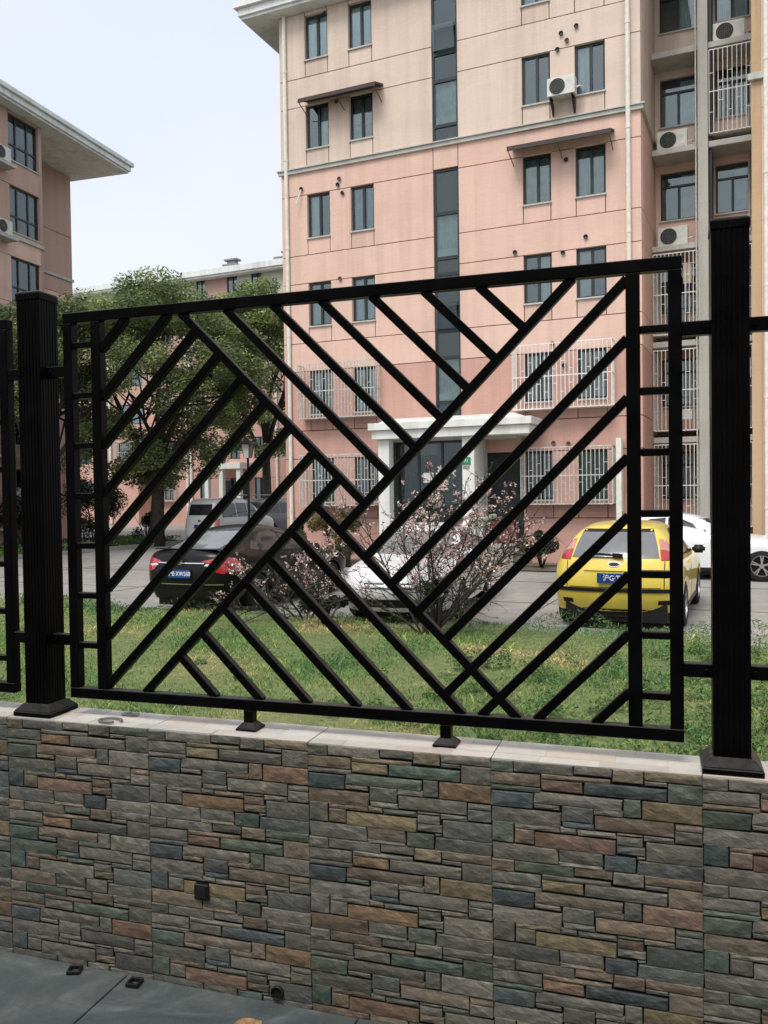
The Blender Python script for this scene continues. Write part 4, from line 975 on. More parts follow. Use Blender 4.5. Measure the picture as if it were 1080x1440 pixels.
def black_sedan():
    r = car('black sedan seen from behind with red wraparound tail lamps and a blue plate', 'car', bpos(4.64, -9.0, 0), RB + R(90))
    cols, fx, rx = sedan_cols(); me, bvh = car_body(cols); me.materials.append(MATS['paint_black']); link('body', me, r); common(r, bvh, 0, fx, rx, .78)
    patch(bvh, [(-.50, 1.10), (.50, 1.10), (.47, 1.36), (-.47, 1.36)], 'x', -1, 'car_glass_grey', 'rear_window', r, .006)
    patch(bvh, [(-.60, .98), (.60, .98), (.53, 1.31), (-.53, 1.31)], 'x', 1, 'car_glass', 'windscreen', r)
    for s in (-1, 1):
        patch(bvh, [(.38, .97), (.05, 1.27), (-.25, 1.345), (-.33, 1.345), (-.33, .985)], 'y', s, 'car_glass', 'side_window', r, .005)
        patch(bvh, [(-.39, .99), (-.39, 1.345), (-.8, 1.325), (-1.2, 1.20), (-1.42, 1.06), (-1.1, 1.02)], 'y', s, 'car_glass', 'side_window', r, .005)
        patch(bvh, [(-.36, .95), (-.365, .30), (-.35, .30), (-.345, .95)], 'y', s, 'rubber', 'door_seam', r, .002); patch(bvh, [(.5, .90), (.5, .30), (.515, .30), (.515, .90)], 'y', s, 'rubber', 'door_seam', r, .002)
        patch(bvh, [(-.62, .85), (-.42, .85), (-.42, .88), (-.62, .88)], 'y', s, 'chrome', 'door_handle', r, .02)
        q = [(.40 * s, .905), (.62 * s, .955), (.79 * s, .965), (.795 * s, .72), (.76 * s, .70), (.56 * s, .76), (.66 * s, .80), (.72 * s, .86), (.60 * s, .87)]
        lt = patch(bvh, q if s > 0 else q[::-1], 'x', -1, 'lamp_red', 'tail_lamp', r, .012, res=.05); q2 = [(.46 * s, .835), (.62 * s, .815), (.68 * s, .85), (.50 * s, .87)]
        patch(bvh, q2 if s > 0 else q2[::-1], 'x', -1, 'lamp_clear', 'reverse_lamp', lt, .016, res=.05)
        patch(bvh, [(-1.75, .72), (-2.2, .74), (-2.2, .95), (-1.95, .955)], 'y', s, 'lamp_red', 'tail_lamp', r, .006, res=.06)
        mirror(r, .55, s * .84, .98, 'paint_black')
    patch(bvh, [(-.46, .87), (.46, .87), (.46, .885), (-.46, .885)], 'x', -1, 'chrome', 'trim_strip', r, .014)
    patch(bvh, [(-.75, .52), (.75, .52), (.75, .535), (-.75, .535)], 'x', -1, 'chrome', 'bumper_strip', r, .008); patch(bvh, [(-.62, .26), (.62, .26), (.68, .44), (-.68, .44)], 'x', -1, 'trim_black', 'diffuser', r, .006)
    b = MB(); x = -2.385
    b.box(x, x + .01, -.045, -.03, .87, .95).box(x, x + .01, .03, .045, .87, .95).box(x, x + .01, -.03, .03, .902, .916).box(x + .004, x + .01, -.065, .065, .955, .963).box(x + .004, x + .01, -.065, -.058, .86, .955).box(x + .004, x + .01, .058, .065, .86, .955).box(x + .004, x + .01, -.05, .05, .852, .86)
    b.build('badge', 'chrome', r); plate(r, -2.37, .70, '沪B·XW588')
    MB().box(-2.2, -2.03, -.62, .62, 1.09, 1.10).build('spoiler_lip', 'paint_black', r, .004)
black_sedan()

def white_sedan():
    r = car('white sedan parked nose to the lawn behind the blossoming shrub', 'car', bpos(8.02, -8.85, 0), RB - R(82))
    cols, fx, rx = sedan_cols(.91); me, bvh = car_body(cols, bow_f=.2); me.materials.append(MATS['paint_white']); link('body', me, r); common(r, bvh, 0, fx, rx, .79)
    patch(bvh, [(-.62, .98), (.62, .98), (.53, 1.32), (-.53, 1.32)], 'x', 1, 'car_glass_grey', 'windscreen', r)
    for s in (-1, 1):
        patch(bvh, [(.38, .97), (.05, 1.27), (-.25, 1.345), (-.33, 1.345), (-.33, .985)], 'y', s, 'car_glass', 'side_window', r, .005)
        patch(bvh, [(-.39, .99), (-.39, 1.345), (-.8, 1.325), (-1.2, 1.20), (-1.42, 1.06), (-1.1, 1.02)], 'y', s, 'car_glass', 'side_window', r, .005)
        q = [(.42 * s, .60), (.80 * s, .66), (.80 * s, .74), (.62 * s, .73), (.42 * s, .665)]; patch(bvh, q if s > 0 else q[::-1], 'x', 1, 'lamp_clear', 'headlamp', r, .01, res=.05)
        q = [(.58 * s, .30), (.78 * s, .34), (.76 * s, .44), (.62 * s, .40)]; patch(bvh, q if s > 0 else q[::-1], 'x', 1, 'trim_black', 'fog_lamp_recess', r, .006, res=.05)
        mirror(r, .55, s * .85, .98, 'paint_white')
    for i in range(4): z = .56 + .034 * i; patch(bvh, [(-.40, z), (.40, z), (.40, z + .018), (-.40, z + .018)], 'x', 1, 'trim_black' if i % 2 == 0 else 'chrome', 'grille_slat', r, .008 + .003 * (i % 2))
    patch(bvh, ell(0, .615, .07, .048), 'x', 1, 'chrome', 'badge', r, .018, res=.04)
    patch(bvh, [(-.52, .27), (.52, .27), (.46, .40), (-.46, .40)], 'x', 1, 'trim_black', 'air_intake', r, .006); patch(bvh, [(-.7, .225), (.7, .225), (.7, .245), (-.7, .245)], 'x', 1, 'chrome', 'bumper_strip', r, .008)
white_sedan()

def hatch_cols(W=.90):
    fx, rx = 1.28, -1.32; c = []
    c.append([(2.0, .70, .22), (2.14, .79, .45), (2.14, .81, .64), (2.06, .76, .74), (1.95, .68, .79)])
    fz = [[.24, .48, .70, .84, .88], [.57, .62, .76, .87, .91], [.70, .74, .82, .92, .96], [.57, .63, .80, .95, 1.0], [.24, .5, .82, .97, 1.03]]
    for x, z in zip(arches(fx), fz): c.append([(x, W - .02, z[0]), (x, W, z[1]), (x, W, z[2]), (x, W - .05, z[3]), (x, W - .15, z[4])])
    c.append([(.3, W - .03, .22), (.3, W, .5), (.3, W, .82), (.3, W - .04, .97), (.15, .60, 1.41)])
    c.append([(-.35, W - .03, .22), (-.35, W, .5), (-.35, W, .83), (-.35, W - .04, .98), (-.40, .61, 1.475)])
    rz = [[.24, .5, .83, .99, 1.48], [.57, .63, .85, 1.0, 1.475], [.70, .75, .87, 1.02, 1.46], [.57, .66, .88, 1.03, 1.44], [.26, .54, .88, 1.03, 1.40]]
    tx = [-.9, -1.12, -1.34, -1.55, -1.72]; ty = [.60, .60, .59, .585, .565]
    for i, x in enumerate(arches(rx)): c.append([(x, W - .02, rz[i][0]), (x, W, rz[i][1]), (x, W, rz[i][2]), (x, W - .06, rz[i][3]), (tx[i], ty[i], rz[i][4])])
    c.append([(-1.93, .78, .27), (-2.07, .84, .52), (-2.05, .83, .82), (-1.98, .775, 1.0), (-1.94, .735, 1.05)])
    return c, fx, rx
def yellow_hatch():
    r = car('yellow hatchback seen from behind with tall tail lamps beside its rear window', 'car', bpos(11.52, -8.48, 0), RB + R(90))
    cols, fx, rx = hatch_cols(); me, bvh = car_body(cols, crown=.045, bow_r=.13); me.materials.append(MATS['paint_yellow']); link('body', me, r); common(r, bvh, 0, fx, rx, .79)
    patch(bvh, [(-.60, 1.03), (.60, 1.03), (.56, 1.20), (.50, 1.385), (-.50, 1.385), (-.56, 1.20)], 'x', -1, 'car_glass_grey', 'rear_window', r, .008)
    patch(bvh, [(-.50, 1.385), (.50, 1.385), (.475, 1.425), (-.475, 1.425)], 'x', -1, 'trim_black', 'roof_spoiler', r, .012)
    patch(bvh, [(-.66, 1.04), (.66, 1.04), (.55, 1.36), (-.55, 1.36)], 'x', 1, 'car_glass', 'windscreen', r)
    for s in (-1, 1):
        q = [(.625 * s, 1.00), (.79 * s, 1.00), (.755 * s, 1.12), (.60 * s, 1.14)]; patch(bvh, q if s > 0 else q[::-1], 'x', -1, 'lamp_red', 'tail_lamp', r, .012, res=.05)
        q = [(.602 * s, 1.145), (.75 * s, 1.13), (.66 * s, 1.27), (.57 * s, 1.29), (.535 * s, 1.36)]; patch(bvh, [q[0], q[1], q[2], q[3]] if s > 0 else [q[0], q[1], q[2], q[3]][::-1], 'x', -1, 'lamp_pink', 'tail_lamp', r, .011, res=.05)
        q = [(.58 * s, .385), (.73 * s, .385), (.74 * s, .45), (.59 * s, .445)]; patch(bvh, q if s > 0 else q[::-1], 'x', -1, 'trim_black', 'reflector_recess', r, .006, res=.05)
        patch(bvh, [(.42, .99), (.1, 1.30), (-.1, 1.38), (-.30, 1.40), (-.30, 1.0)], 'y', s, 'car_glass', 'side_window', r, .005)
        patch(bvh, [(-.36, 1.0), (-.36, 1.40), (-.95, 1.40), (-1.25, 1.33), (-1.42, 1.08), (-1.2, 1.03)], 'y', s, 'car_glass', 'side_window', r, .005)
        patch(bvh, [(-.33, .97), (-.33, .32), (-.318, .32), (-.318, .97)], 'y', s, 'rubber', 'door_seam', r, .002); patch(bvh, [(-.6, .87), (-.42, .87), (-.42, .90), (-.6, .90)], 'y', s, 'paint_yellow', 'door_handle', r, .02)
        patch(bvh, [(-.9, .24), (.8, .24), (.8, .30), (-.9, .30)], 'y', s, 'trim_black', 'sill_trim', r, .012)
        mirror(r, .55, s * .84, 1.0, 'trim_black')
        q = [(.665 * s, .985), (.66 * s, .62), (.672 * s, .62), (.677 * s, .985)]; patch(bvh, q if s > 0 else q[::-1], 'x', -1, 'rubber', 'tailgate_seam', r, .002, .01)
    patch(bvh, [(-.84, .555), (.84, .555), (.84, .61), (-.84, .61)], 'x', -1, 'trim_black', 'bumper_strip', r, .016)
    patch(bvh, [(-.60, .20), (.60, .20), (.52, .285), (.44, .31), (-.44, .31), (-.52, .285)], 'x', -1, 'trim_black', 'diffuser', r, .012); patch(bvh, [(-.62, .615), (.62, .615), (.62, .625), (-.62, .625)], 'x', -1, 'rubber', 'tailgate_seam', r, .002, .01)
    patch(bvh, [(-.42, .855), (.42, .855), (.40, .885), (-.40, .885)], 'x', -1, 'paint_yellow', 'plate_moulding', r, .02)
    patch(bvh, ell(0, .945, .085, .036), 'x', -1, 'chrome', 'badge', r, .012, res=.04); patch(bvh, ell(0, .945, .074, .027), 'x', -1, 'trim_black', 'badge', r, .016, res=.04)
    w = MB().bar((-2.125, -.10, 1.065), (-2.10, .42, 1.095), .03, .02, (1, 0, 0)).bar((-2.12, -.12, 1.06), (-2.11, .02, 1.07), .06, .03, (1, 0, 0)); w.build('wiper', 'trim_black', r)
    plate(r, -2.215, .755, '沪G·T8', True, 0, 'CENTER'); MB().tube([(-1.1, 0, 1.50), (-1.28, 0, 1.66)], .006, 6).build('aerial', 'trim_black', r)
yellow_hatch()

def white_coupe():
    r = car('white two door car parked side on behind the yellow hatchback', 'car', bpos(12.02, -2.35, 0), RB)
    cols, fx, rx = sedan_cols(.91); me, bvh = car_body(cols); me.materials.append(MATS['paint_white']); link('body', me, r); common(r, bvh, 0, fx, rx, .80, .335)
    patch(bvh, [(-.62, .98), (.62, .98), (.53, 1.32), (-.53, 1.32)], 'x', 1, 'car_glass', 'windscreen', r); patch(bvh, [(-.52, 1.08), (.52, 1.08), (.48, 1.35), (-.48, 1.35)], 'x', -1, 'car_glass', 'rear_window', r)
    for s in (-1, 1):
        patch(bvh, [(.20, .985), (.0, 1.22), (-.25, 1.325), (-.52, 1.345), (-.52, .99)], 'y', s, 'car_glass', 'side_window', r, .005); patch(bvh, [(.42, .975), (.22, 1.11), (.24, .98)][::1], 'y', s, 'car_glass', 'quarter_window', r, .005)
        patch(bvh, [(-.57, 1.0), (-.57, 1.345), (-.9, 1.315), (-1.2, 1.19), (-1.36, 1.05)], 'y', s, 'car_glass', 'side_window', r, .005)
        patch(bvh, [(-.55, .97), (-.55, .30), (-.54, .30), (-.54, .97)], 'y', s, 'rubber', 'door_seam', r, .002); patch(bvh, [(-.48, .84), (-.28, .84), (-.28, .87), (-.48, .87)], 'y', s, 'chrome', 'door_handle', r, .02)
        patch(bvh, [(-.85, .20), (.9, .20), (.9, .28), (-.85, .28)], 'y', s, 'trim_black', 'sill_trim', r, .010); mirror(r, .48, s * .86, 1.0, 'trim_black')
        q = [(.44 * s, .60), (.80 * s, .66), (.80 * s, .74), (.60 * s, .72)]; patch(bvh, q if s > 0 else q[::-1], 'x', 1, 'lamp_clear', 'headlamp', r, .01, res=.05)
        q = [(.50 * s, .80), (.80 * s, .80), (.80 * s, .93), (.56 * s, .92)]; patch(bvh, q if s > 0 else q[::-1], 'x', -1, 'lamp_red', 'tail_lamp', r, .01, res=.05)
white_coupe()

def van_cols(W=.84, H=1.86, L=2.15):
    fx, rx = L - .75, -L + .85; c = []; k = H / 1.86
    c.append([(L - .05, .68, .25), (L, .77, .5), (L - .01, .79, .72), (L - .08, .77, .88), (L - .22, .70, .95)])
    for x, z in zip(arches(fx), [[.25, .5, .78, .98, 1.02], [.57, .64, .84, 1.02, 1.08], [.70, .75, .88, 1.05, 1.14], [.57, .66, .88, 1.05, 1.30], [.25, .5, .88, 1.05, 1.52]]):
        t = z[4]; c.append([(x, W - .02, z[0]), (x, W, z[1]), (x, W, z[2]), (x, W - .03, z[3]), (x - (.12 if t > 1.2 else 0), W - .13, t * (k if t > 1.2 else 1))])
    for x in (.35, -.3): c.append([(x, W - .03, .25), (x, W, .5), (x, W, .86), (x, W - .02, 1.06), (x - .12, W - .16, (1.80 if x > 0 else 1.86) * k)])
    for i, x in enumerate(arches(rx)): c.append([(x, W - .02, [.25, .57, .70, .57, .25][i]), (x, W, [.5, .64, .75, .66, .52][i]), (x, W, .88), (x, W - .02, 1.07), (x, W - .15, (1.86 - .012 * i) * k)])
    c.append([(-L + .04, .76, .28), (-L - .02, .80, .52), (-L, .80, .86), (-L + .03, .77, 1.08), (-L + .14, .68, 1.78 * k)])
    return c, fx, rx
def van(label, loc, rz, mat, H, L, plate_text, glass):
    r = car(label, 'van', loc, rz, name='parked_van'); cols, fx, rx = van_cols(H=H, L=L); me, bvh = car_body(cols, crown=.03, bow_f=.12, bow_r=.06); me.materials.append(MATS[mat]); link('body', me, r); common(r, bvh, 0, fx, rx, .72, .31)
    k = H / 1.86; patch(bvh, [(-.55, 1.2), (.55, 1.2), (.50, 1.62 * k), (-.50, 1.62 * k)], 'x', -1, glass, 'rear_window', r, .008); patch(bvh, [(-.62, 1.12), (.62, 1.12), (.54, 1.68 * k), (-.54, 1.68 * k)], 'x', 1, 'car_glass', 'windscreen', r, .008)
    for s in (-1, 1):
        for a, b in ((.75, .05), (-.02, -.75), (-.82, -L + .38)): patch(bvh, [(a, 1.10), (a - (.22 if a > .5 else 0), 1.64 * k), (b, 1.66 * k), (b, 1.10)], 'y', s, 'car_glass', 'side_window', r, .006)
        q = [(.66 * s, .70), (.80 * s, .70), (.79 * s, 1.05), (.69 * s, 1.05)]; patch(bvh, q if s > 0 else q[::-1], 'x', -1, 'lamp_pink', 'tail_lamp', r, .01, res=.06); q = [(.50 * s, .72), (.78 * s, .76), (.76 * s, .9), (.54 * s, .86)]; patch(bvh, q if s > 0 else q[::-1], 'x', 1, 'lamp_clear', 'headlamp', r, .01, res=.06); mirror(r, .9, s * .80, 1.12, mat)
    patch(bvh, [(-.76, .36), (.76, .36), (.76, .56), (-.76, .56)], 'x', -1, mat, 'bumper', r, .03); plate(r, -L - .09, .76, plate_text); patch(bvh, ell(0, .98, .07, .05), 'x', -1, 'chrome', 'badge', r, .012, res=.04)
van('white minivan seen from behind far down the yard', bpos(-6.6, 6.75, 0), RB + R(90), 'paint_van', 1.86, 2.15, '', 'car_glass')
van('dark grey minivan parked beside the white one, side windows in view', bpos(-7.7, 12.4, 0), RB + R(78), 'paint_grey', 1.78, 2.25, '', 'car_glass')
def dark_car():
    r = car('dark car half hidden at the left corner of the pink block', 'car', bpos(-6.5, 17.6, 0), RB - R(60)); cols, fx, rx = sedan_cols(); me, bvh = car_body(cols); me.materials.append(MATS['paint_grey']); link('body', me, r); common(r, bvh, 0, fx, rx, .78)
    patch(bvh, [(-.62, .98), (.62, .98), (.53, 1.32), (-.53, 1.32)], 'x', 1, 'car_glass', 'windscreen', r)
    for s in (-1, 1): patch(bvh, [(.38, .97), (.05, 1.27), (-.25, 1.345), (-.8, 1.325), (-1.2, 1.20), (-1.42, 1.06)], 'y', s, 'car_glass', 'side_window', r, .005); q = [(.42 * s, .60), (.80 * s, .66), (.80 * s, .74), (.62 * s, .73)]; patch(bvh, q if s > 0 else q[::-1], 'x', 1, 'lamp_clear', 'headlamp', r, .01, res=.06)
dark_car()

# ------------------------------------------------------------------ trees, shrubs, weeds
def limb_path(p, d, L, n, wob, grav=0.0):
    pts = [Vector(p)]; d = Vector(d).normalized()
    for i in range(n):
        d = (d + Vector((random.gauss(0, wob), random.gauss(0, wob), random.gauss(0, wob) + grav))).normalized(); pts.append(pts[-1] + d * L / n)
    return pts
def tree(loc, H, trunk_h, crown_c, crown_r, label, seed, clumps=70, per=420, leaf_s=.17, tr=.22, low=.35, lean=(0, 0)):
    st = random.getstate(); random.seed(seed); r = thing('camphor_tree', label, 'tree', loc, random.uniform(0, 0), 'camphor trees in front of the far block')
    t = MB(); top = Vector((lean[0], lean[1], trunk_h)); pts = [Vector((0, 0, -.15)), Vector((.03, 0, trunk_h * .35)) + Vector((lean[0], lean[1], 0)) * .2, top * .7, top]
    t.tube(pts, [tr * 1.35, tr, tr * .9, tr * .8], 12).build('trunk', 'bark', r, 0, True)
    C = Vector(crown_c); cl = []
    for i in range(clumps):
        while True:
            v = Vector((random.uniform(-1, 1), random.uniform(-1, 1), random.uniform(-1, 1)))
            if .25 < v.length < 1 and (v.z > -.2 or random.random() < low): break
        k = .55 + .45 * random.random() ** .5; v = v.normalized() * max(v.length, k); q = C + Vector((v.x * crown_r[0], v.y * crown_r[1], v.z * crown_r[2])); cl.append((q, random.uniform(.6, 1.1) * (1.15 if v.z > .1 else .85)))
    lm = MB()
    for i in range(7):
        a = i * 2.4 + random.random(); tgt = C + Vector((math.cos(a) * crown_r[0] * .6, math.sin(a) * crown_r[1] * .6, crown_r[2] * random.uniform(-.35, .5))); s = pts[-1] if i < 4 else pts[-2]
        mid = s.lerp(tgt, .5) + Vector((random.gauss(0, .3), random.gauss(0, .3), .3)); path = [s, s.lerp(mid, .5) + Vector((0, 0, .1)), mid, tgt]; lm.tube(path, [tr * .55, tr * .42, tr * .3, .04], 8)
        near = sorted(cl, key=lambda c: (c[0] - tgt).length)[:9]
        for c, _ in near[:8]: lm.tube([mid.lerp(tgt, random.random()), (mid + c) / 2 + Vector((0, 0, random.gauss(0, .2))), c], [.05, .035, .012], 5)
    lm.build('limbs', 'bark', r, 0, True)
    P = []
    for q, s in cl:
        n = int(per * s * s); v = rng.normal(size=(n, 3)); v /= np.linalg.norm(v, axis=1)[:, None]; v *= (rng.random(n) ** .45)[:, None]; v[:, 2] *= .62; P.append(np.array(q) + v * s)
    o = link('crown', leaves_mesh('crown', np.concatenate(P), leaf_s, 'leaf_camphor', .55, 1.1), r); o['kind'] = 'stuff'; random.setstate(st); return r
tree((-9.0, 33.6, -.4), 11.3, 3.4, (.15, .4, 6.35), (3.9, 3.3, 4.0), 'broad camphor tree with a dark trunk left of the parked vans', 3, 118, 1200, .125, .27, .6, (.2, 0))
tree((-6.3, 46.0, -.4), 13.8, 4.5, (.1, 0, 8.6), (3.0, 3.0, 4.8), 'taller camphor tree against the left corner of the pink block', 5, 76, 1050, .15, .25, .6)
tree((-12.4, 30.5, -.4), 9.4, 3.0, (.6, 0, 6.0), (3.1, 2.3, 2.9), 'camphor tree behind the left fence post beside the eaved block', 9, 52, 1000, .12, .2, .4)

def bush(loc, rx, ry, h, mat, label, n, leaf_s, group=None, name='bush', flowers=0):
    r = thing(name, label, 'bush', loc, random.uniform(0, 6), group); b = MB()
    for i in range(9):
        a = random.uniform(0, 6.28); q = random.uniform(.3, .8); b.tube([(0, 0, -.05), (math.cos(a) * rx * q * .4, math.sin(a) * ry * q * .4, h * .45), (math.cos(a) * rx * q, math.sin(a) * ry * q, h * random.uniform(.6, .9))], [.02, .014, .006], 5)
    b.build('stems', 'twig', r, 0, True); k = max(6, int(rx * ry * 16)); P = []
    for i in range(k):
        v = rng.normal(size=3); v /= np.linalg.norm(v); v[2] = abs(v[2]) if rng.random() < .8 else v[2]; v *= rng.uniform(.45, .9); c = np.array([v[0] * rx, v[1] * ry, h * .48 + v[2] * h * .42]); m = n // k
        u = rng.normal(size=(m, 3)); u /= np.linalg.norm(u, axis=1)[:, None]; u *= (rng.random(m) ** .4)[:, None] * rng.uniform(.2, .36) * min(max(rx, .3), max(ry, .3), h) * 1.1; P.append(c + u)
    P = np.concatenate(P); P = P[P[:, 2] > 0]; o = link('foliage', leaves_mesh('foliage', P, leaf_s, mat, .5, .3), r); o['kind'] = 'stuff'
    if flowers:
        q = P[rng.choice(len(P), flowers)] * np.array([1.03, 1.03, 1.05]); q = np.repeat(q, 5, 0) + rng.normal(size=(flowers * 5, 3)) * .014; f = link('blossom', leaves_mesh('blossom', q, .045, 'petal_rose', .8, .2), r); f['kind'] = 'stuff'
    return r
G1 = 'bushes along the foot of the pink block'
for i, (x, y, rx, h, m, lab) in enumerate(((1.0, -1.5, .75, 1.3, 'leaf_hedge', 'green bush at the left corner of the pink block, left of the reddish one'), (2.5, -1.6, .95, 1.75, 'leaf_yellow', 'reddish yellow bush left of the entrance steps'), (3.3, -2.4, .5, .9, 'leaf_hedge', 'low green bush right beside the entrance steps'), (8.3, -1.5, .8, 1.05, 'leaf_dark', 'dark low bush right of the entrance below the barred window'), (9.6, -1.4, .8, .9, 'leaf_hedge', 'low green bush just left of the yellow hatchback roof'), (-.4, -1.6, .6, .8, 'leaf_hedge', 'small green bush by the downpipe of the pink block'))):
    bush(bpos(x, y, 0), rx, rx * .7, h, m, lab, int(2600 * rx * h), .075, G1)
G2 = 'dark bushes in the left planting bed'
for x, y, rx, h, m, lab in ((-9.9, 2.4, 1.35, 2.9, 'leaf_dark', 'tall dark rounded bush left of the camphor trunk'), (-11.0, .0, 1.1, 2.3, 'leaf_dark', 'dark bush nearest the left post in the planting bed'), (-9.2, 4.6, .9, 1.4, 'leaf_dark', 'smaller dark bush between the trunk and the white minivan')): bush(bpos(x, y, .08), rx, rx, h, m, lab, int(2600 * rx * h), .09, G2)
def beds():
    V = [bpos(x, y, 0) for x, y in ((-12.1, -6), (-9.2, -6), (-8.5, -1), (-8.3, 5.8), (-12.1, 6.6))]; m = MB(); n = len(V)
    m.add([v + Vector((0, 0, -.02)) for v in V] + [v + Vector((0, 0, .10)) for v in V], [tuple(range(n, 2 * n))] + [(i, (i + 1) % n, (i + 1) % n + n, i + n) for i in range(n)]); o = struct(m.build('planting_bed', 'soil'))
    k = MB()
    for a, b in zip(V[1:4], V[2:5]): k.bar(a + Vector((0, 0, .06)), b + Vector((0, 0, .06)), .12, .16, (0, 0, 1))
    struct(k.build('bed_kerb', 'kerb_stone'))
    u = rng.random((9000, 2)); P = np.array([bpos(-12 + 3.5 * a, -5.5 + 11.4 * b, .12) for a, b in u]); P[:, 2] += rng.random(9000) * .22; o = link('ground_cover', leaves_mesh('ground_cover', P, .12, 'leaf_weed', .5, .6)); o['kind'] = 'stuff'; tag(o, 'low green ground cover in the kerbed bed under the camphor tree', 'ground cover')
    V = [bpos(x, y, 0) for x, y in ((-.8, -2.3), (3.55, -2.3), (3.55, -.02), (-.8, -.02))]; struct(MB().add([v + Vector((0, 0, .03)) for v in V], [(0, 1, 2, 3)]).build('facade_bed', 'soil'))
    V = [bpos(x, y, 0) for x, y in ((7.6, -2.3), (10.6, -2.3), (10.6, -.02), (7.6, -.02))]; struct(MB().add([v + Vector((0, 0, .03)) for v in V], [(0, 1, 2, 3)]).build('facade_bed', 'soil'))
beds()

def blossom_shrub(loc, label, stems, seed, H=2.2, spread=1.9, flowers=2400, lv=900, bias=(0, 0)):
    st = random.getstate(); random.seed(seed); r = thing('blossom_shrub', label, 'shrub', loc, 0, 'blossoming shrubs at the lawn edge'); m = MB(); ends = []
    for i in range(stems):
        a = 2 * math.pi * i / stems + random.uniform(-.3, .3); out = random.uniform(.35, 1.0); d = Vector((math.cos(a) * out + bias[0], math.sin(a) * out * .6 + bias[1], random.uniform(.45, 1.1))); L = random.uniform(.8, 1.15) * H
        p = limb_path((math.cos(a) * .06, math.sin(a) * .06, -.05), d, L, 9, .10, .012); m.tube(p, [.019 - .0016 * k for k in range(10)], 6)
        for k in range(2, 10):
            for _ in range(2 if k < 5 else 3):
                q = p[k]; dd = (p[k] - p[k - 1]).normalized() + Vector((random.gauss(0, .75), random.gauss(0, .6), random.gauss(.15, .45))); l2 = random.uniform(.25, .75) * (1.2 - k * .06); s = limb_path(q, dd, l2, 5, .16); m.tube(s, [.008, .007, .006, .005, .004, .0025], 4, False); ends.append((s, k))
                for j in (2, 4):
                    dd2 = (s[j] - s[j - 1]).normalized() + Vector((random.gauss(0, .7), random.gauss(0, .6), random.gauss(.1, .5))); s2 = limb_path(s[j], dd2, l2 * .55, 4, .2); m.tube(s2, [.005, .004, .003, .0025, .0018], 4, False); ends.append((s2, k))
    o = m.build('branches', 'twig', r); o['kind'] = 'stuff'
    F, Lv = [], []
    hot = [random.choice(ends)[0][-1] for _ in range(16)]
    for _ in range(flowers * 3):
        s, k = random.choice(ends); j = random.randrange(1, len(s)); p = s[j].lerp(s[j - 1], random.random()); near = min((p - h).length for h in hot)
        if p.z < H * .30 or random.random() > (.95 if near < .28 else .16) * min(1, (p.z / H - .1)): continue
        F.append(p)
    for _ in range(lv):
        s, k = random.choice(ends); j = random.randrange(1, len(s)); Lv.append(s[j].lerp(s[j - 1], random.random()))
    F = np.repeat(np.array(F), 4, 0); F = F + rng.normal(size=F.shape) * .016; o = link('blossoms', leaves_mesh('blossoms', F, .036, 'petal_pink', .75, .2), r); o['kind'] = 'stuff'
    Lv = np.array(Lv); Lv = Lv + rng.normal(size=Lv.shape) * .02; o = link('leaves', leaves_mesh('leaves', Lv, .045, 'leaf_shrub', .45, .3), r); o['kind'] = 'stuff'; random.setstate(st)
blossom_shrub(bpos(9.15, -11.75, .03), 'large shrub with pink blossom in front of the white sedan', 14, 21, 2.0, 1.9, 3300, 2600, (.10, 0))
blossom_shrub(bpos(6.95, -11.3, .03), 'sparser blossoming shrub between the black and the white sedan', 5, 33, 1.2, 1.0, 420, 700, (-.1, 0))
bush(bpos(7.55, -11.75, .03), .55, .4, .55, 'leaf_dark', 'small dark green bush on the lawn in front of the white sedan nose', 1500, .05)
bush(bpos(9.35, -11.9, .03), .35, .3, .95, 'leaf_dark', 'dark twiggy bush at the foot of the pink blossom shrub', 1000, .045)
bush((3.05, 6.1, -.36), .42, .36, .62, 'leaf_hedge', 'leafy flowering plant behind the wall at the right edge with a pink bloom', 1700, .05, None, 'flowering_plant', 60)

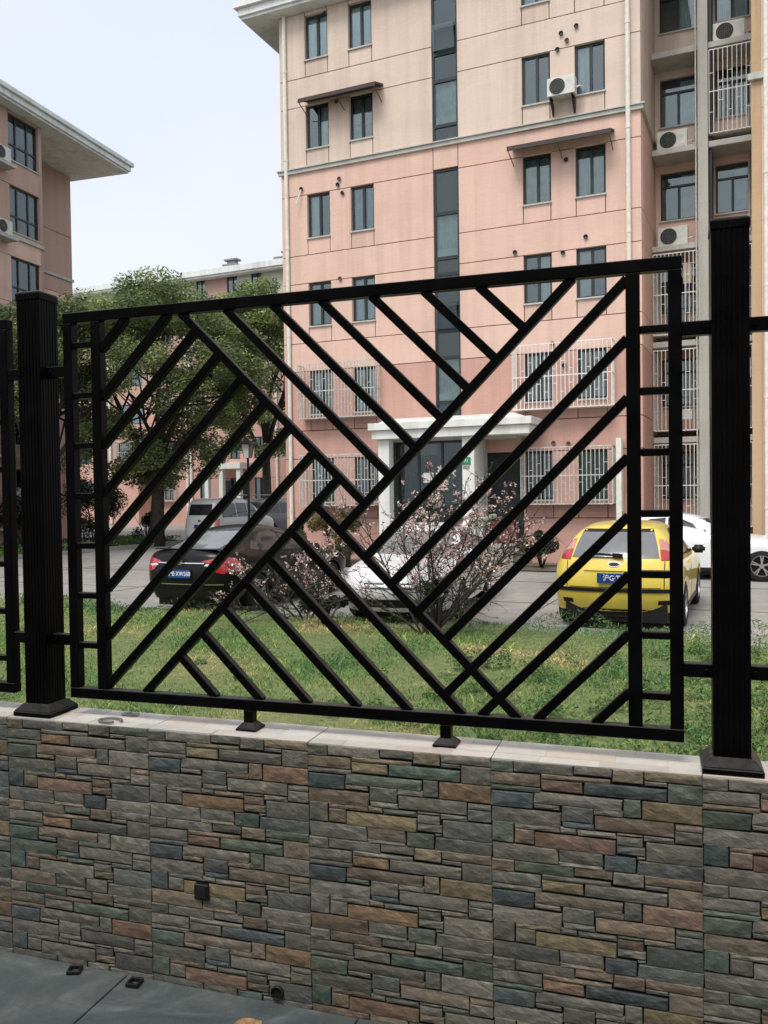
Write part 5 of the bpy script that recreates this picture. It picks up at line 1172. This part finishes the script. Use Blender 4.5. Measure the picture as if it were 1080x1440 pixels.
def weeds():
    n = 800; X = rng.uniform(-3.8, 5.2, n); Y = rng.uniform(5.4, 10.2, n); k = in_lawn(X, Y) & (rng.random(n) < np.clip(.28 + .17 * X - .09 * (Y - 6.5), .06, 1)); X, Y = X[k], Y[k]; P = []
    for x, y in zip(X, Y):
        h = rng.uniform(.06, .24) * (1 + .35 * max(0, min(2, x - 1))); m = int(rng.uniform(45, 130)); r_ = rng.uniform(.06, .18); a = rng.random(m) * 6.28; q = np.sqrt(rng.random(m)) * r_; P.append(np.stack([x + q * np.cos(a), y + q * np.sin(a), lawn_height(x, y) + rng.random(m) * h * (1.1 - q / r_ * .6)], 1))
    P = np.concatenate(P); o = link('weeds', leaves_mesh('weeds', P, .042, 'leaf_weed', .40, .35)); o['kind'] = 'stuff'; tag(o, 'broad leaved weeds growing in the grass behind the wall', 'weeds')
    # rough tussocks along the yard edge
    n = 5200; bx = rng.uniform(1.0, 15.5, n); by = -11.2 + (bx - 3) * .045 + rng.normal(size=n) * .09; P = np.array([bpos(a, b, .05) for a, b in zip(bx, by)]); P[:, 2] += rng.random(n) * .13 * (1 + np.sin(bx * 3)); o = link('edge_tussocks', leaves_mesh('edge_tussocks', P, .065, 'leaf_weed', .16, .1)); o['kind'] = 'stuff'; tag(o, 'ragged tufts where the lawn meets the parking yard', 'grass')
weeds()

# ------------------------------------------------------------------ lamp post, rail frame, board
def yard_things():
    r = thing('lamp_post', 'slim black lamp post with a square lantern in front of the far block', 'lamp post', bpos(-4.2, 4.36, 0), RB)
    MB().tube([(0, 0, -.02), (0, 0, .3)], .09, 10).tube([(0, 0, .3), (0, 0, 3.35)], .045, 8).build('pole', 'trim_black', r); ln = MB().frustum(0, 0, 3.35, 3.85, .10, .10, .17, .17).build('lantern', 'lamp_clear', r); MB().frustum(0, 0, 3.85, 4.02, .30, .30, .06, .06).build('lantern_roof', 'trim_black', ln)
    f = MB()
    for sx in (-1, 1):
        for sy in (-1, 1): f.bar((sx * .102, sy * .102, 3.35), (sx * .172, sy * .172, 3.85), .018, .018)
    f.build('lantern_frame', 'trim_black', ln)
    g = thing('rail_frame', 'thin metal rail on posts in front of the two minivans', 'railing', bpos(-6.4, 9.7, 0), RB)
    MB().tube([(-2.0, 0, 1.95), (3.4, 0, 1.95)], .03, 6).build('rail', 'grille_steel', g)
    for x in (-2.0, .9, 3.4): MB().tube([(x, 0, -.02), (x, 0, 1.95)], .025, 6).build('post', 'grille_steel', g)
    b = thing('white_board', 'white notice board on the ground behind the black sedan roof', 'board', bpos(-3.4, 2.6, 0), RB)
    MB().box(-.36, .36, -.02, .02, .52, .90).build('panel', 'white_print', b, .005)
    for x in (-.3, .3): MB().box(x - .02, x + .02, .021, .05, -.02, .86).build('leg', 'grille_steel', b)
yard_things()
